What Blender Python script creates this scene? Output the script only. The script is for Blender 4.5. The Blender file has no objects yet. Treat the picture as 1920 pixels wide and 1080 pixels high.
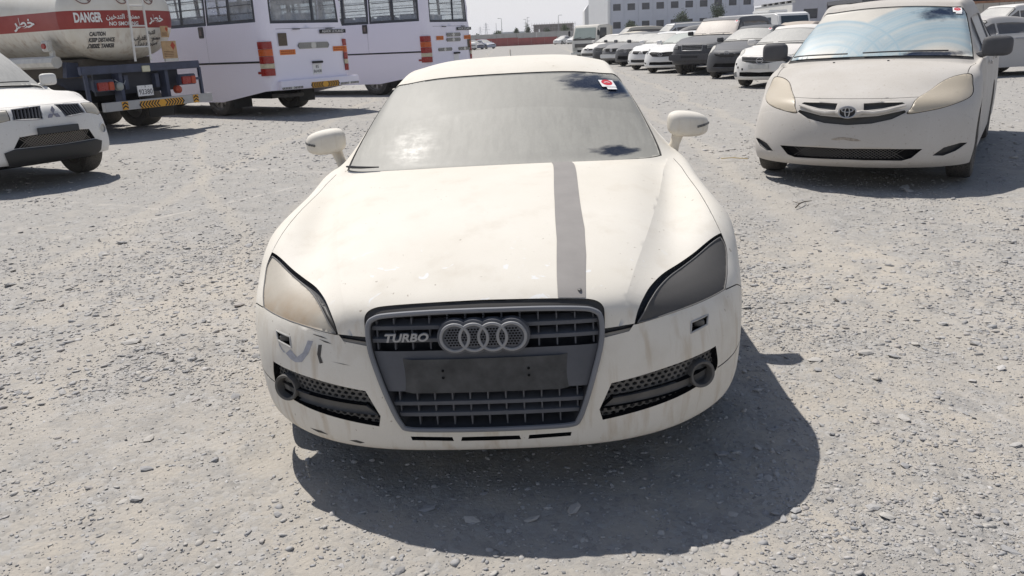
import bpy, bmesh, math, random
import numpy as np
from mathutils import Vector, Matrix, geometry
from mathutils.bvhtree import BVHTree
R = math.radians
random.seed(7); RNG = np.random.default_rng(7)
scene = bpy.context.scene
COL = scene.collection

# ------------------------------------------------------------------ camera, sky, sun, exposure
cam_d = bpy.data.cameras.new('camera'); cam = bpy.data.objects.new('camera', cam_d); COL.objects.link(cam)
CX, CD, CH, CYAW, CPITCH, CROLL, CF = 0.2452, 2.3282, 1.4753, R(-3.5766), R(17.2942), R(-3.3155), 1533.09
def _cam_axes():
    fw = np.array([math.sin(CYAW)*math.cos(CPITCH), math.cos(CYAW)*math.cos(CPITCH), -math.sin(CPITCH)])
    r = np.array([math.cos(CYAW), -math.sin(CYAW), 0.]); u = np.cross(r, fw)
    return r*math.cos(CROLL)+u*math.sin(CROLL), -r*math.sin(CROLL)+u*math.cos(CROLL), fw
_r, _u, _f = _cam_axes()
TILT = Matrix.Rotation(R(.35), 4, 'X') @ Matrix.Rotation(R(-.6), 4, 'Y')      # the coupe stands slightly tilted; its fitted camera tilts with it
cam.matrix_world = TILT @ Matrix(((_r[0],_u[0],-_f[0],CX),(_r[1],_u[1],-_f[1],-CD),(_r[2],_u[2],-_f[2],CH),(0,0,0,1)))
cam_d.sensor_fit = 'HORIZONTAL'; cam_d.sensor_width = 36.0; cam_d.lens = CF/1920*36
cam_d.clip_start = 0.05; cam_d.clip_end = 4000
scene.camera = cam
SUN_EL = R(60.5); SUN_DIR = np.array([-0.635, 0.775])          # horizontal direction towards the sun
SUN_DIR = SUN_DIR/np.linalg.norm(SUN_DIR)
sun_d = bpy.data.lights.new('sun', 'SUN'); sun_d.energy = 4.95; sun_d.angle = R(0.53); sun_d.color = (1.0, .955, .89)
sun = bpy.data.objects.new('sun', sun_d); COL.objects.link(sun)
_sv = Vector((SUN_DIR[0]*math.cos(SUN_EL), SUN_DIR[1]*math.cos(SUN_EL), math.sin(SUN_EL)))
sun.rotation_euler = _sv.to_track_quat('Z', 'Y').to_euler(); sun.location = _sv*50
world = bpy.data.worlds.new('World'); scene.world = world; world.use_nodes = True
_wn = world.node_tree; _wn.nodes.clear()
_sky = _wn.nodes.new('ShaderNodeTexSky'); _sky.sky_type = 'NISHITA'; _sky.sun_disc = False
_sky.sun_elevation = SUN_EL; _sky.sun_rotation = math.atan2(SUN_DIR[0], SUN_DIR[1])
_sky.air_density = 1.0; _sky.dust_density = 1.0; _sky.ozone_density = 1.0; _sky.altitude = 10
_bg = _wn.nodes.new('ShaderNodeBackground'); _bg.inputs[1].default_value = 0.088
_wo = _wn.nodes.new('ShaderNodeOutputWorld')
# desert haze: the band of sky near the horizon is bleached to a pale milky tone all the way round
_tc = _wn.nodes.new('ShaderNodeTexCoord'); _sx = _wn.nodes.new('ShaderNodeSeparateXYZ'); _wn.links.new(_tc.outputs['Generated'], _sx.inputs[0])
_m1 = _wn.nodes.new('ShaderNodeMapRange'); _wn.links.new(_sx.outputs[2], _m1.inputs[0])
for _i, _v in zip((1,2,3,4), (.0, .75, 1., .12)): _m1.inputs[_i].default_value = _v
_p = _wn.nodes.new('ShaderNodeMath'); _p.operation = 'POWER'; _p.inputs[1].default_value = 2.8; _wn.links.new(_m1.outputs[0], _p.inputs[0])
_mx = _wn.nodes.new('ShaderNodeMix'); _mx.data_type = 'RGBA'; _wn.links.new(_p.outputs[0], _mx.inputs[0]); _wn.links.new(_sky.outputs[0], _mx.inputs[6]); _mx.inputs[7].default_value = (9.6, 9.55, 10.0, 1)
_wn.links.new(_mx.outputs[2], _bg.inputs[0]); _wn.links.new(_bg.outputs[0], _wo.inputs[0])
vs = scene.view_settings; vs.view_transform = 'Standard'; vs.look = 'None'; vs.gamma = 1.0; vs.exposure = 0.0
scene.cycles.max_bounces = 6; scene.cycles.diffuse_bounces = 3; scene.cycles.transparent_max_bounces = 8
scene.cycles.use_denoising = True; scene.cycles.caustics_reflective = False; scene.cycles.caustics_refractive = False

# ------------------------------------------------------------------ materials
MATS = {}
class NT:
    """small helper round a node tree"""
    def __init__(s, name):
        m = bpy.data.materials.new(name); m.use_nodes = True; s.m = m; s.t = m.node_tree; s.t.nodes.clear()
        s.out = s.n('OutputMaterial'); s.b = s.n('BsdfPrincipled'); s.l(s.b.outputs[0], s.out.inputs[0])
    def n(s, typ, **kw):
        nd = s.t.nodes.new('ShaderNode'+typ)
        for k, v in kw.items(): setattr(nd, k, v)
        return nd
    def l(s, a, b): s.t.links.new(a, b)
    def set(s, nd, i, v):
        if hasattr(v, 'links') or hasattr(v, 'is_linked'): s.l(v, nd.inputs[i])
        else: nd.inputs[i].default_value = v
    def coord(s, kind='Object'): return s.n('TexCoord').outputs[kind]
    def noise(s, scale=5, detail=4, rough=.55, vec=None, dist=0.0):
        nd = s.n('TexNoise'); nd.inputs['Scale'].default_value = scale; nd.inputs['Detail'].default_value = detail
        nd.inputs['Roughness'].default_value = rough; nd.inputs['Distortion'].default_value = dist
        s.l(vec if vec is not None else s.coord(), nd.inputs['Vector']); return nd.outputs[0]
    def map(s, v, a, b, c=0., d=1.):
        nd = s.n('MapRange'); nd.clamp = True; s.l(v, nd.inputs[0])
        for i, x in zip((1,2,3,4), (a,b,c,d)): nd.inputs[i].default_value = x
        return nd.outputs[0]
    def math(s, op, a, b=0.):
        nd = s.n('Math', operation=op); s.set(nd, 0, a); s.set(nd, 1, b); return nd.outputs[0]
    def mix(s, fac, a, b):
        nd = s.n('Mix', data_type='RGBA'); s.set(nd, 0, fac)
        for i, v in ((6,a),(7,b)):
            if hasattr(v, 'is_linked'): s.l(v, nd.inputs[i])
            else: nd.inputs[i].default_value = (*v, 1) if len(v) == 3 else v
        return nd.outputs[2]
    def vmul(s, v, k):
        nd = s.n('VectorMath', operation='MULTIPLY'); s.l(v, nd.inputs[0]); nd.inputs[1].default_value = k; return nd.outputs[0]
    def bump(s, h, strength=.3, dist=.01):
        nd = s.n('Bump'); nd.inputs['Strength'].default_value = strength; nd.inputs['Distance'].default_value = dist
        s.l(h, nd.inputs['Height']); s.l(nd.outputs[0], s.b.inputs['Normal'])
    def base(s, c):
        if hasattr(c, 'is_linked'): s.l(c, s.b.inputs['Base Color'])
        else: s.b.inputs['Base Color'].default_value = (*c, 1)
    def rough(s, r, spec=.5, metal=0.):
        s.set(s.b, 'Roughness', r); s.b.inputs['Specular IOR Level'].default_value = spec; s.b.inputs['Metallic'].default_value = metal

def plain(name, c, rough=.6, metal=0., spec=.4, var=.12, scale=6.):
    """a simple surface with a little tonal variation and grime"""
    if name in MATS: return MATS[name]
    t = NT(name); n = t.noise(scale, 5, .6)
    t.base(t.mix(t.map(n, .3, .7), tuple(x*(1-var) for x in c), tuple(min(1, x*(1+var)) for x in c)))
    t.rough(t.map(n, .3, .7, rough-.06, rough+.08), spec, metal); MATS[name] = t.m; return t.m

DUST = (.50, .455, .39)
def dusty(name, c, amount=.55, rough=.45, top=.35, spots=.0, dust=DUST, scale=3.):
    """car paint under settled dust: blotchy, thicker on faces that look up, with speckle"""
    if name in MATS: return MATS[name]
    t = NT(name); big = t.noise(scale*.5, 5, .6); fine = t.noise(scale*26, 3, .7)
    geo = t.n('NewGeometry'); sx = t.n('SeparateXYZ'); t.l(geo.outputs['Normal'], sx.inputs[0])
    up = t.map(sx.outputs[2], -.1, .9)
    d = t.math('MULTIPLY', t.map(big, .32, .68, .65, 1.15), amount)
    d = t.math('ADD', d, t.math('MULTIPLY', up, top))
    d = t.math('ADD', d, t.map(fine, .35, .7, -.07, .09))
    streak = t.noise(5, 4, .6, t.vmul(t.coord(), (6., 6., .5)))
    d = t.math('SUBTRACT', d, t.map(streak, .58, .75, 0., .13))
    f = t.n('Clamp'); t.l(d, f.inputs[0])
    col = t.mix(f.outputs[0], c, dust)
    if spots:
        sp = t.noise(38, 2, .5); col = t.mix(t.map(sp, .66, .74, 0., spots), col, (.30,.25,.19))
    t.base(col); t.rough(t.map(f.outputs[0], 0, 1, rough, .9), .4)
    t.bump(fine, .06, .004)
    MATS[name] = t.m; return t.m

def glass_dusty(name, dust=(.46,.45,.41), amount=.92, masks=(), clear=(.012,.018,.035), glint=None):
    """windscreen under dust; masks are wiped patches ((x,y,z),(rx,ry,rz),hardness) in the thing's own space"""
    if name in MATS: return MATS[name]
    t = NT(name); co = t.coord()
    big = t.noise(2.2, 5, .6); fine = t.noise(90, 2, .7)
    d = t.math('MULTIPLY', t.map(big, .3, .7, .9, 1.06), amount)
    d = t.math('ADD', d, t.map(fine, .3, .7, -.04, .04))
    wob = t.noise(9, 4, .6, t.vmul(co, (1., 1., 7.)))
    for (c, r, h) in masks:
        s = t.n('VectorMath', operation='SUBTRACT'); t.l(co, s.inputs[0]); s.inputs[1].default_value = c
        q = t.n('VectorMath', operation='DIVIDE'); t.l(s.outputs[0], q.inputs[0]); q.inputs[1].default_value = r
        ln = t.n('VectorMath', operation='LENGTH'); t.l(q.outputs[0], ln.inputs[0])
        w = t.math('ADD', ln.outputs['Value'], t.map(wob, .3, .7, -.35, .35))
        d = t.math('SUBTRACT', d, t.map(w, 1+h, 1-h, 0., .9))
    f = t.n('Clamp'); t.l(d, f.inputs[0])
    rgh = t.map(f.outputs[0], 0, 1, .04, .62)
    if glint:                                                       # a patch where dew left the dust film smooth and rippled
        s = t.n('VectorMath', operation='SUBTRACT'); t.l(co, s.inputs[0]); s.inputs[1].default_value = glint[0]
        q = t.n('VectorMath', operation='DIVIDE'); t.l(s.outputs[0], q.inputs[0]); q.inputs[1].default_value = glint[1]
        ln = t.n('VectorMath', operation='LENGTH'); t.l(q.outputs[0], ln.inputs[0])
        rgh = t.math('SUBTRACT', rgh, t.math('MULTIPLY', t.map(t.math('ADD', ln.outputs['Value'], t.map(wob, .3, .7, -.4, .4)), 1.3, .3, 0., .12), t.map(t.noise(26, 3, .6), .4, .6, .4, 1.)))
    strk = t.noise(7, 4, .65, t.vmul(co, (5., 1., 1.2)))
    dcol = t.mix(t.map(strk, .40, .66), dust, tuple(x*.88 for x in dust))
    if glint:                                                       # the last wiper sweep left a paler fan in the lower screen
        s2 = t.n('SeparateXYZ'); t.l(co, s2.inputs[0]); ex = t.math('DIVIDE', t.math('SUBTRACT', s2.outputs[0], .05), .86); ez = t.math('DIVIDE', t.math('SUBTRACT', s2.outputs[2], .90), .235)
        rr = t.math('SQRT', t.math('ADD', t.math('MULTIPLY', ex, ex), t.math('MULTIPLY', ez, ez))); dcol = t.mix(t.map(rr, .985, 1.015, 0., .5), dcol, tuple(x*.80 for x in dust)); dcol = t.mix(t.map(s2.outputs[2], .965, .94, 0., .45), dcol, tuple(x*.78 for x in dust))
    t.base(t.mix(f.outputs[0], clear, dcol)); t.rough(rgh, .45)
    t.bump(t.noise(60 if not glint else 34, 3, .6), .05 if not glint else .16, .003)
    MATS[name] = t.m; return t.m

M_BLACK = plain('black_plastic', (.022,.022,.024), .55)
M_DARK = plain('dark_void', (.008,.008,.009), .9, spec=.1)
M_TRIM = plain('dusty_dark_trim', (.105,.10,.094), .8, var=.25, scale=14)
M_TYRE = dusty('dusty_tyre', (.016,.016,.017), .14, .8, .15)
M_RIM = dusty('dusty_rim', (.32,.32,.33), .4, .4, .1)
M_CHROME = plain('dull_chrome', (.42,.42,.43), .32, .8)
M_RUBBER = plain('rubber_seal', (.018,.018,.018), .7)
M_RED = plain('red_lens', (.30,.02,.015), .25, spec=.5)
M_ORANGE = plain('orange_lens', (.55,.11,.02), .3)
M_WHITE = plain('white_paint', (.78,.78,.77), .5, var=.05)
M_INTERIOR = plain('interior_dark', (.03,.03,.032), .9)

# ------------------------------------------------------------------ object helpers
def link(o, parent=None):
    COL.objects.link(o)
    if parent is not None: o.parent = parent
    return o
def mesh_obj(name, v, f, mat, parent=None, smooth=True, auto=None):
    me = bpy.data.meshes.new(name)
    me.from_pydata([tuple(map(float, p)) for p in v], [], [tuple(map(int, q)) for q in f]); me.update()
    if smooth: me.shade_smooth()
    if auto is not None:
        try: me.set_sharp_from_angle(angle=R(auto))
        except Exception: pass
    if mat is not None: me.materials.append(mat)
    return link(bpy.data.objects.new(name, me), parent)
def thing(name, label, cat, loc=(0,0,0), rz=0., group=None):
    o = bpy.data.objects.new(name, None); o.empty_display_size = .1
    o.location = loc; o.rotation_euler = (0,0,rz); COL.objects.link(o)
    return tag(o, label, cat, group)
def tag(o, label=None, cat=None, group=None, kind=None):
    for k, v in (('label',label),('category',cat),('group',group),('kind',kind)):
        if v: o[k] = v
    return o

class MB:
    """collects primitives; build() links them as one mesh object"""
    def __init__(s): s.v = []; s.f = []
    def add(s, v, f):
        b = len(s.v); s.v += [tuple(map(float,p)) for p in v]; s.f += [tuple(i+b for i in q) for q in f]; return s
    def box(s, c, d, rot=None):
        x, y, z = d[0]/2, d[1]/2, d[2]/2
        p = [Vector(q) for q in ((-x,-y,-z),(x,-y,-z),(x,y,-z),(-x,y,-z),(-x,-y,z),(x,-y,z),(x,y,z),(-x,y,z))]
        if rot is not None: p = [rot @ q for q in p]
        return s.add([q+Vector(c) for q in p], [(0,3,2,1),(4,5,6,7),(0,1,5,4),(1,2,6,5),(2,3,7,6),(3,0,4,7)])
    def bar(s, a, b, w, h=None, up=(0,0,1)):
        a, b = Vector(a), Vector(b); d = b-a; L = d.length; y = d.normalized(); x = y.cross(Vector(up))
        if x.length < 1e-5: x = y.cross(Vector((1,0,0)))
        x.normalize(); z = x.cross(y)
        return s.box((a+b)/2, (w, L, h or w), Matrix((x, y, z)).transposed())
    def tube(s, pts, r, n=10, caps=True, closed=False):
        pts = [Vector(p) for p in pts]; N = len(pts); rr = r if hasattr(r, '__len__') else [r]*N
        base = len(s.v); prev = None
        for i, p in enumerate(pts):
            if closed: d = pts[(i+1)%N]-pts[i-1]
            else: d = pts[min(i+1,N-1)]-pts[max(i-1,0)]
            d.normalize()
            if prev is None:
                x = d.cross(Vector((0,0,1)))
                if x.length < 1e-4: x = d.cross(Vector((1,0,0)))
            else: x = prev - d*prev.dot(d)
            x.normalize(); prev = x; y = d.cross(x)
            for k in range(n):
                a = 2*math.pi*k/n; s.v.append(tuple(p+(x*math.cos(a)+y*math.sin(a))*rr[i]))
        for i in range(N if closed else N-1):
            j = (i+1) % N
            for k in range(n):
                s.f.append((base+i*n+k, base+i*n+(k+1)%n, base+j*n+(k+1)%n, base+j*n+k))
        if caps and not closed:
            s.f.append(tuple(base+k for k in range(n))[::-1]); s.f.append(tuple(base+(N-1)*n+k for k in range(n)))
        return s
    def cyl(s, a, b, r, n=16, r2=None): return s.tube([a, b], [r, r if r2 is None else r2], n)
    def lathe(s, prof, origin, axis='X', n=28):
        """prof: (axial, radius) pairs revolved about an axis through origin"""
        base = len(s.v); o = Vector(origin); m = len(prof)
        for k in range(n):
            a = 2*math.pi*k/n; ca, sa = math.cos(a), math.sin(a)
            for (h, r) in prof:
                p = {'X':(h, r*ca, r*sa), 'Y':(r*ca, h, -r*sa), 'Z':(r*ca, r*sa, h)}[axis]
                s.v.append(tuple(o+Vector(p)))
        for k in range(n):
            k2 = (k+1) % n
            for i in range(m-1):
                s.f.append((base+k*m+i, base+k2*m+i, base+k2*m+i+1, base+k*m+i+1))
        return s
    def prism(s, poly, a, b, plane='XZ'):
        """extrude a 2-D polygon: plane XZ from y=a to y=b, XY from z=a to z=b, YZ from x=a to x=b"""
        P = {'XZ':lambda p,h:(p[0],h,p[1]), 'XY':lambda p,h:(p[0],p[1],h), 'YZ':lambda p,h:(h,p[0],p[1])}[plane]
        n = len(poly); v = [P(p,a) for p in poly]+[P(p,b) for p in poly]
        return s.add(v, [tuple(range(n))[::-1], tuple(range(n,2*n))]+[(i,(i+1)%n,n+(i+1)%n,n+i) for i in range(n)])
    def build(s, name, mat, parent=None, bevel=0., smooth=True, seg=2, auto=40):
        me = bpy.data.meshes.new(name); me.from_pydata(s.v, [], s.f); me.update()
        bm = bmesh.new(); bm.from_mesh(me)
        bmesh.ops.recalc_face_normals(bm, faces=bm.faces)
        if bevel:
            es = [e for e in bm.edges if len(e.link_faces) == 2 and e.calc_face_angle(0) > R(35)]
            bmesh.ops.bevel(bm, geom=es, offset=bevel, segments=seg, affect='EDGES', clamp_overlap=True)
        bm.to_mesh(me); bm.free()
        if smooth:
            me.shade_smooth(); me.set_sharp_from_angle(angle=R(auto))
        if mat is not None: me.materials.append(mat)
        return link(bpy.data.objects.new(name, me), parent)
def MBx(fn, *a, **k):
    m = MB(); getattr(m, fn)(*a, **k); return m

def text_obj(name, s, size, mat, parent, loc, rot, extrude=.002, sx=1., align='CENTER', shear=0., bold=0., font=None):
    cu = bpy.data.curves.new(name, 'FONT'); cu.body = s; cu.size = size; cu.extrude = extrude; cu.align_x = align; cu.align_y = 'CENTER'
    cu.shear = shear; cu.offset = bold; cu.resolution_u = 3
    if font: cu.font = font
    o = bpy.data.objects.new(name+'_c', cu); COL.objects.link(o)
    dg = bpy.context.evaluated_depsgraph_get(); me = bpy.data.meshes.new_from_object(o.evaluated_get(dg)); me.name = name
    bpy.data.objects.remove(o)
    for v in me.vertices: v.co.x *= sx
    me.materials.clear(); me.materials.append(mat)
    o = link(bpy.data.objects.new(name, me), parent); o.location = loc; o.rotation_euler = rot
    return o
# ------------------------------------------------------------------ car shells: a control net of 22 rows (nose to tail) x 9 columns
# (centre line to sill), evaluated as a smooth spline surface and cut into panels by constrained triangulation
class Shell:
    creases = ()                              # (v knots, u knots, depth, width): a fold line with the panel dropping away outboard of it
    def __init__(s, net, comp=.8):
        P = np.array(net, float); s.nr, s.nc = P.shape[:2]
        def pad(A):
            A = np.concatenate([(A[:,1:2]*[-1,1,1]), A, 2*A[:,-1:]-A[:,-2:-1]], 1)
            return np.concatenate([2*A[:1]-A[1:2], A, 2*A[-1:]-A[-2:-1]], 0)
        Q = P.copy()
        for _ in range(2):
            A = pad(Q); B = (A[:-2]+4*A[1:-1]+A[2:])/6; B = (B[:,:-2]+4*B[:,1:-1]+B[:,2:])/6
            Q = Q+(P-B)*comp
            Q[:,0,0] = 0
        s.A = pad(Q)
    def __call__(s, u, v):
        u = np.asarray(u, float); v = np.asarray(v, float); sg = np.where(u < 0, -1., 1.); u = np.abs(u)
        u = np.clip(u, 0, s.nc-1-1e-6); v = np.clip(v, 0, s.nr-1-1e-6)
        i = v.astype(int); j = u.astype(int); t = v-i; w = u-j
        def bs(t): return [(1-t)**3/6, (3*t**3-6*t**2+4)/6, (-3*t**3+3*t**2+3*t+1)/6, t**3/6]
        bv, bu = bs(t), bs(w); out = 0
        for a in range(4):
            for b in range(4):
                out = out + s.A[i+a, j+b]*(bv[a]*bu[b])[..., None]
        out = out.copy()
        for vk, uk, dep, w in s.creases:
            x = np.clip((u-np.interp(v, vk, uk))/w, 0, None); fade = np.clip((v-vk[0])/.9, 0, 1)*np.clip((vk[-1]-v)/.9, 0, 1)
            out[..., 2] -= dep*fade*x*np.exp(1-x)
        out[..., 0] = np.abs(out[..., 0])*sg
        return out
    def frame(s, u, v):
        e = 1e-3; u = np.asarray(u, float); v = np.asarray(v, float)
        uu = np.clip(u, e, s.nc-1-2*e); vv = np.clip(v, e, s.nr-1-2*e)
        du = (s(uu+e, vv)-s(uu-e, vv))/(2*e); dv = (s(uu, vv+e)-s(uu, vv-e))/(2*e)
        n = np.cross(du, dv); n /= np.maximum(np.linalg.norm(n, axis=-1, keepdims=True), 1e-9)
        return du, dv, n                      # n looks outward for u>0
    def inv(s, a, b, axes=(0,2), u0=2., v0=4., ur=(0,8), vr=(0,9)):
        """(u,v) where the surface has the two given coordinates, searched inside a range"""
        if not hasattr(s, '_c'): s._c = {}
        key = (axes, ur, vr)
        if key not in s._c:
            U, V = np.meshgrid(np.linspace(ur[0], ur[1], 81), np.linspace(vr[0], vr[1], 91)); s._c[key] = (U, V, s(U, V)[..., list(axes)])
        U, V, G = s._c[key]; k = np.argmin(((G-[a,b])**2).sum(-1)); u, v = U.flat[k], V.flat[k]
        for _ in range(12):
            p = s(u, v)[list(axes)]; e = 1e-3
            J = np.stack([(s(u+e, v)[list(axes)]-p)/e, (s(u, v+e)[list(axes)]-p)/e], 1)
            try: d = np.linalg.solve(J, np.array([a,b])-p)
            except Exception: break
            d = np.clip(d, -.3, .3); u = float(np.clip(u+d[0], *ur)); v = float(np.clip(v+d[1], *vr))
        return u, v
    def front(s, pts, **k): return [s.inv(x, z, **k) for x, z in pts]
    def side(s, pts, ur=(3.5,8), vr=(8,21)): return [s.inv(y, z, axes=(1,2), ur=ur, vr=vr) for y, z in pts]
    def band(s, line, w):
        """polygon in (u,v) round a polyline, w metres wide on the surface"""
        P = np.array(line, float); L, Rr = [], []
        for i in range(len(P)):
            d = P[min(i+1,len(P)-1)]-P[max(i-1,0)]
            du, dv, n = s.frame(P[i,0], P[i,1]); t = du*d[0]+dv*d[1]; t /= np.linalg.norm(t)+1e-9
            q = np.cross(n, t); M = np.stack([du, dv], 1); o = np.linalg.lstsq(M, q*w/2, rcond=None)[0]
            L.append(P[i]+o); Rr.append(P[i]-o)
        return [tuple(p) for p in L]+[tuple(p) for p in Rr[::-1]]

def smooth_poly(pts, n=6, closed=True, corner=()):
    """Catmull-Rom through 2-D points; indices in corner stay sharp"""
    P = [np.array(p, float) for p in pts]; N = len(P); out = []
    for i in range(N if closed else N-1):
        a, b = P[i], P[(i+1) % N]; pa = P[i-1] if (closed or i) else a; pb = P[(i+2) % N] if (closed or i+2 < N) else b
        ta = (b-pa)/2 if i not in corner else (b-a)*.5; tb = (pb-a)/2 if (i+1) % N not in corner else (b-a)*.5
        for k in range(n):
            t = k/n; out.append(tuple((2*t**3-3*t**2+1)*a+(t**3-2*t**2+t)*ta+(-2*t**3+3*t**2)*b+(t**3-t**2)*tb))
    if not closed: out.append(tuple(P[-1]))
    return out
def dens(pts, step=.12, closed=True):
    out = []; N = len(pts)
    for i in range(N if closed else N-1):
        a, b = np.array(pts[i]), np.array(pts[(i+1) % N]); k = max(1, int(np.linalg.norm(b-a)/step))
        out += [tuple(a+(b-a)*j/k) for j in range(k)]
    if not closed: out.append(tuple(pts[-1]))
    return out
def in_poly(P, poly):
    x, y = P[:,0], P[:,1]; q = np.array(poly); c = np.zeros(len(P), bool); j = len(q)-1
    for i in range(len(q)):
        xi, yi = q[i]; xj, yj = q[j]
        if yi != yj:
            m = ((yi > y) != (yj > y)) & (x < (xj-xi)*(y-yi)/(yj-yi)+xi); c ^= m
        j = i
    return c

def panelize(S, feats, step=(.16,.16), urange=(0,8), vrange=(0,21), default='body'):
    """feats: list of (name, polygon[, depth]) later ones win. Returns name -> (V, F, boundary) in (u,v) plus arrays"""
    us = np.arange(urange[0], urange[1]+1e-6, step[0]); vv = np.arange(vrange[0], vrange[1]+1e-6, step[1])
    us[-1] = urange[1]; vv[-1] = vrange[1]
    U, V = np.meshgrid(us, vv); off = (np.arange(len(vv)) % 2)[:,None]*step[0]*.5
    inner = (U > us[0]) & (U < us[-1]-step[0]*.6); U = np.where(inner, U+off*.9, U)
    pts = [Vector((float(a), float(b))) for a, b in zip(U.ravel(), V.ravel())]; edges = []
    clean = []
    for ft in feats:
        poly = [(min(max(p[0], urange[0]), urange[1]), min(max(p[1], vrange[0]), vrange[1])) for p in ft[1]]
        clean.append((ft[0], poly)); b = len(pts); pts += [Vector(p) for p in poly]
        edges += [(b+i, b+(i+1) % len(poly)) for i in range(len(poly))]
    vo, eo, fo, *_ = geometry.delaunay_2d_cdt(pts, edges, [], 0, 1e-5)
    UV = np.array([(p.x, p.y) for p in vo]); F = np.array([f for f in fo], int)
    cen = UV[F].mean(1); own = np.zeros(len(F), int)
    for k, (nm, poly) in enumerate(clean): own[in_poly(cen, poly)] = k+1
    out = {}
    names = [default]+[c[0] for c in clean]
    for nm in dict.fromkeys(names):
        idx = [k for k, q in enumerate(names) if q == nm]; m = np.isin(own, idx)
        if m.any(): out[nm] = F[m]
    return UV, out

def panel_mesh(S, UV, F, side=0, depth=0., lip=True, thick=0.):
    """3-D vertices and faces of a region. side 0: both halves welded on the centre line; +1/-1: one half.
       depth < 0 sinks the region below the surface with walls round it, > 0 stands it proud"""
    ids, inv = np.unique(F, return_inverse=True); F2 = inv.reshape(F.shape); uv = UV[ids]
    P = S(uv[:,0], uv[:,1]); _, _, n = S.frame(uv[:,0], uv[:,1])
    a, b, c = P[F2[:,0]], P[F2[:,1]], P[F2[:,2]]
    fn = np.cross(b-a, c-a); flip = (fn*n[F2[:,0]]).sum(1) < 0
    F2 = np.where(flip[:,None], F2[:,::-1], F2)
    V = P+n*depth; faces = [tuple(f) for f in F2]; N = len(V); verts = list(V)
    if depth and lip:
        cnt = {}
        for f in F2:
            for i in range(3):
                e = (f[i], f[(i+1) % 3]); cnt[e] = cnt.get(e, 0)+1
        bd = [e for e in cnt if (e[1], e[0]) not in cnt and not (side == 0 and uv[e[0],0] < 1e-4 and uv[e[1],0] < 1e-4)]
        top = {}
        for e in bd:
            for k in e:
                if k not in top: top[k] = len(verts); verts.append(P[k]-n[k]*.0005)
        for i, j in bd: faces.append((j, i, top[i], top[j]))
        uvx = np.concatenate([uv, [uv[k] for k in top]]) if top else uv
    else: uvx = uv
    verts = np.array(verts)
    if side >= 0 and side != 0: return verts, faces
    mir = verts*[-1,1,1]; fm = [tuple(q[::-1]) for q in faces]
    if side == -1: return mir, fm
    on = uvx[:,0] < 1e-4; remap = np.zeros(len(verts), int); k = len(verts); extra = []
    for i in range(len(verts)):
        if on[i]: remap[i] = i; verts[i,0] = 0
        else: remap[i] = k; k += 1; extra.append(mir[i])
    return np.concatenate([verts, np.array(extra).reshape(-1,3)]), faces+[tuple(int(remap[i]) for i in q) for q in fm]

def overlay_grid(S, quad_uv, off=.002, nu=8, nv=24):
    """a thin skin laid on the surface over a (u,v) strip given by two polylines (left, right edge)"""
    Lp, Rp = quad_uv; Lp = np.array(Lp); Rp = np.array(Rp)
    def rs(A, n):
        t = np.linspace(0, len(A)-1, n); i = np.minimum(t.astype(int), len(A)-2); w = (t-i)[:,None]; return A[i]*(1-w)+A[i+1]*w
    a, b = rs(Lp, nv), rs(Rp, nv); w = np.linspace(0, 1, nu)[None,:,None]
    UV = a[:,None]*(1-w)+b[:,None]*w
    P = S(UV[...,0], UV[...,1]); _, _, n = S.frame(np.abs(UV[...,0]), UV[...,1]); n = n*np.where(UV[...,:1] < 0, [-1,1,1], [1,1,1])
    V = (P+n*off).reshape(-1,3); F = []
    for i in range(nv-1):
        for j in range(nu-1): k = i*nu+j; F.append((k, k+1, k+nu+1, k+nu))
    return V, F
def overlay_poly(S, poly, off=.002, step=.06):
    """a skin over an arbitrary (u,v) polygon (u may be negative)"""
    q = np.array(poly); lo, hi = q.min(0), q.max(0)
    U, V = np.meshgrid(np.arange(lo[0], hi[0], step), np.arange(lo[1], hi[1], step)); g = np.stack([U.ravel(), V.ravel()], 1)
    g = g[in_poly(g, poly)] if len(g) else g
    pts = [Vector((float(a), float(b))) for a, b in list(g)+list(q)]; b = len(g); n = len(q)
    vo, eo, fo, *_ = geometry.delaunay_2d_cdt(pts, [(b+i, b+(i+1) % n) for i in range(n)], [], 1, 1e-6)
    UV = np.array([(p.x, p.y) for p in vo]); P = S(UV[:,0], UV[:,1]); _, _, nn = S.frame(np.abs(UV[:,0]), UV[:,1])
    nn = nn*np.where(UV[:,:1] < 0, [-1,1,1], [1,1,1]); V3 = P+nn*off; F = []
    for f in fo:
        f = list(f)
        if np.dot(np.cross(V3[f[1]]-V3[f[0]], V3[f[2]]-V3[f[0]]), nn[f[0]]) < 0: f = f[::-1]
        F.append(tuple(f))
    return V3, F
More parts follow.
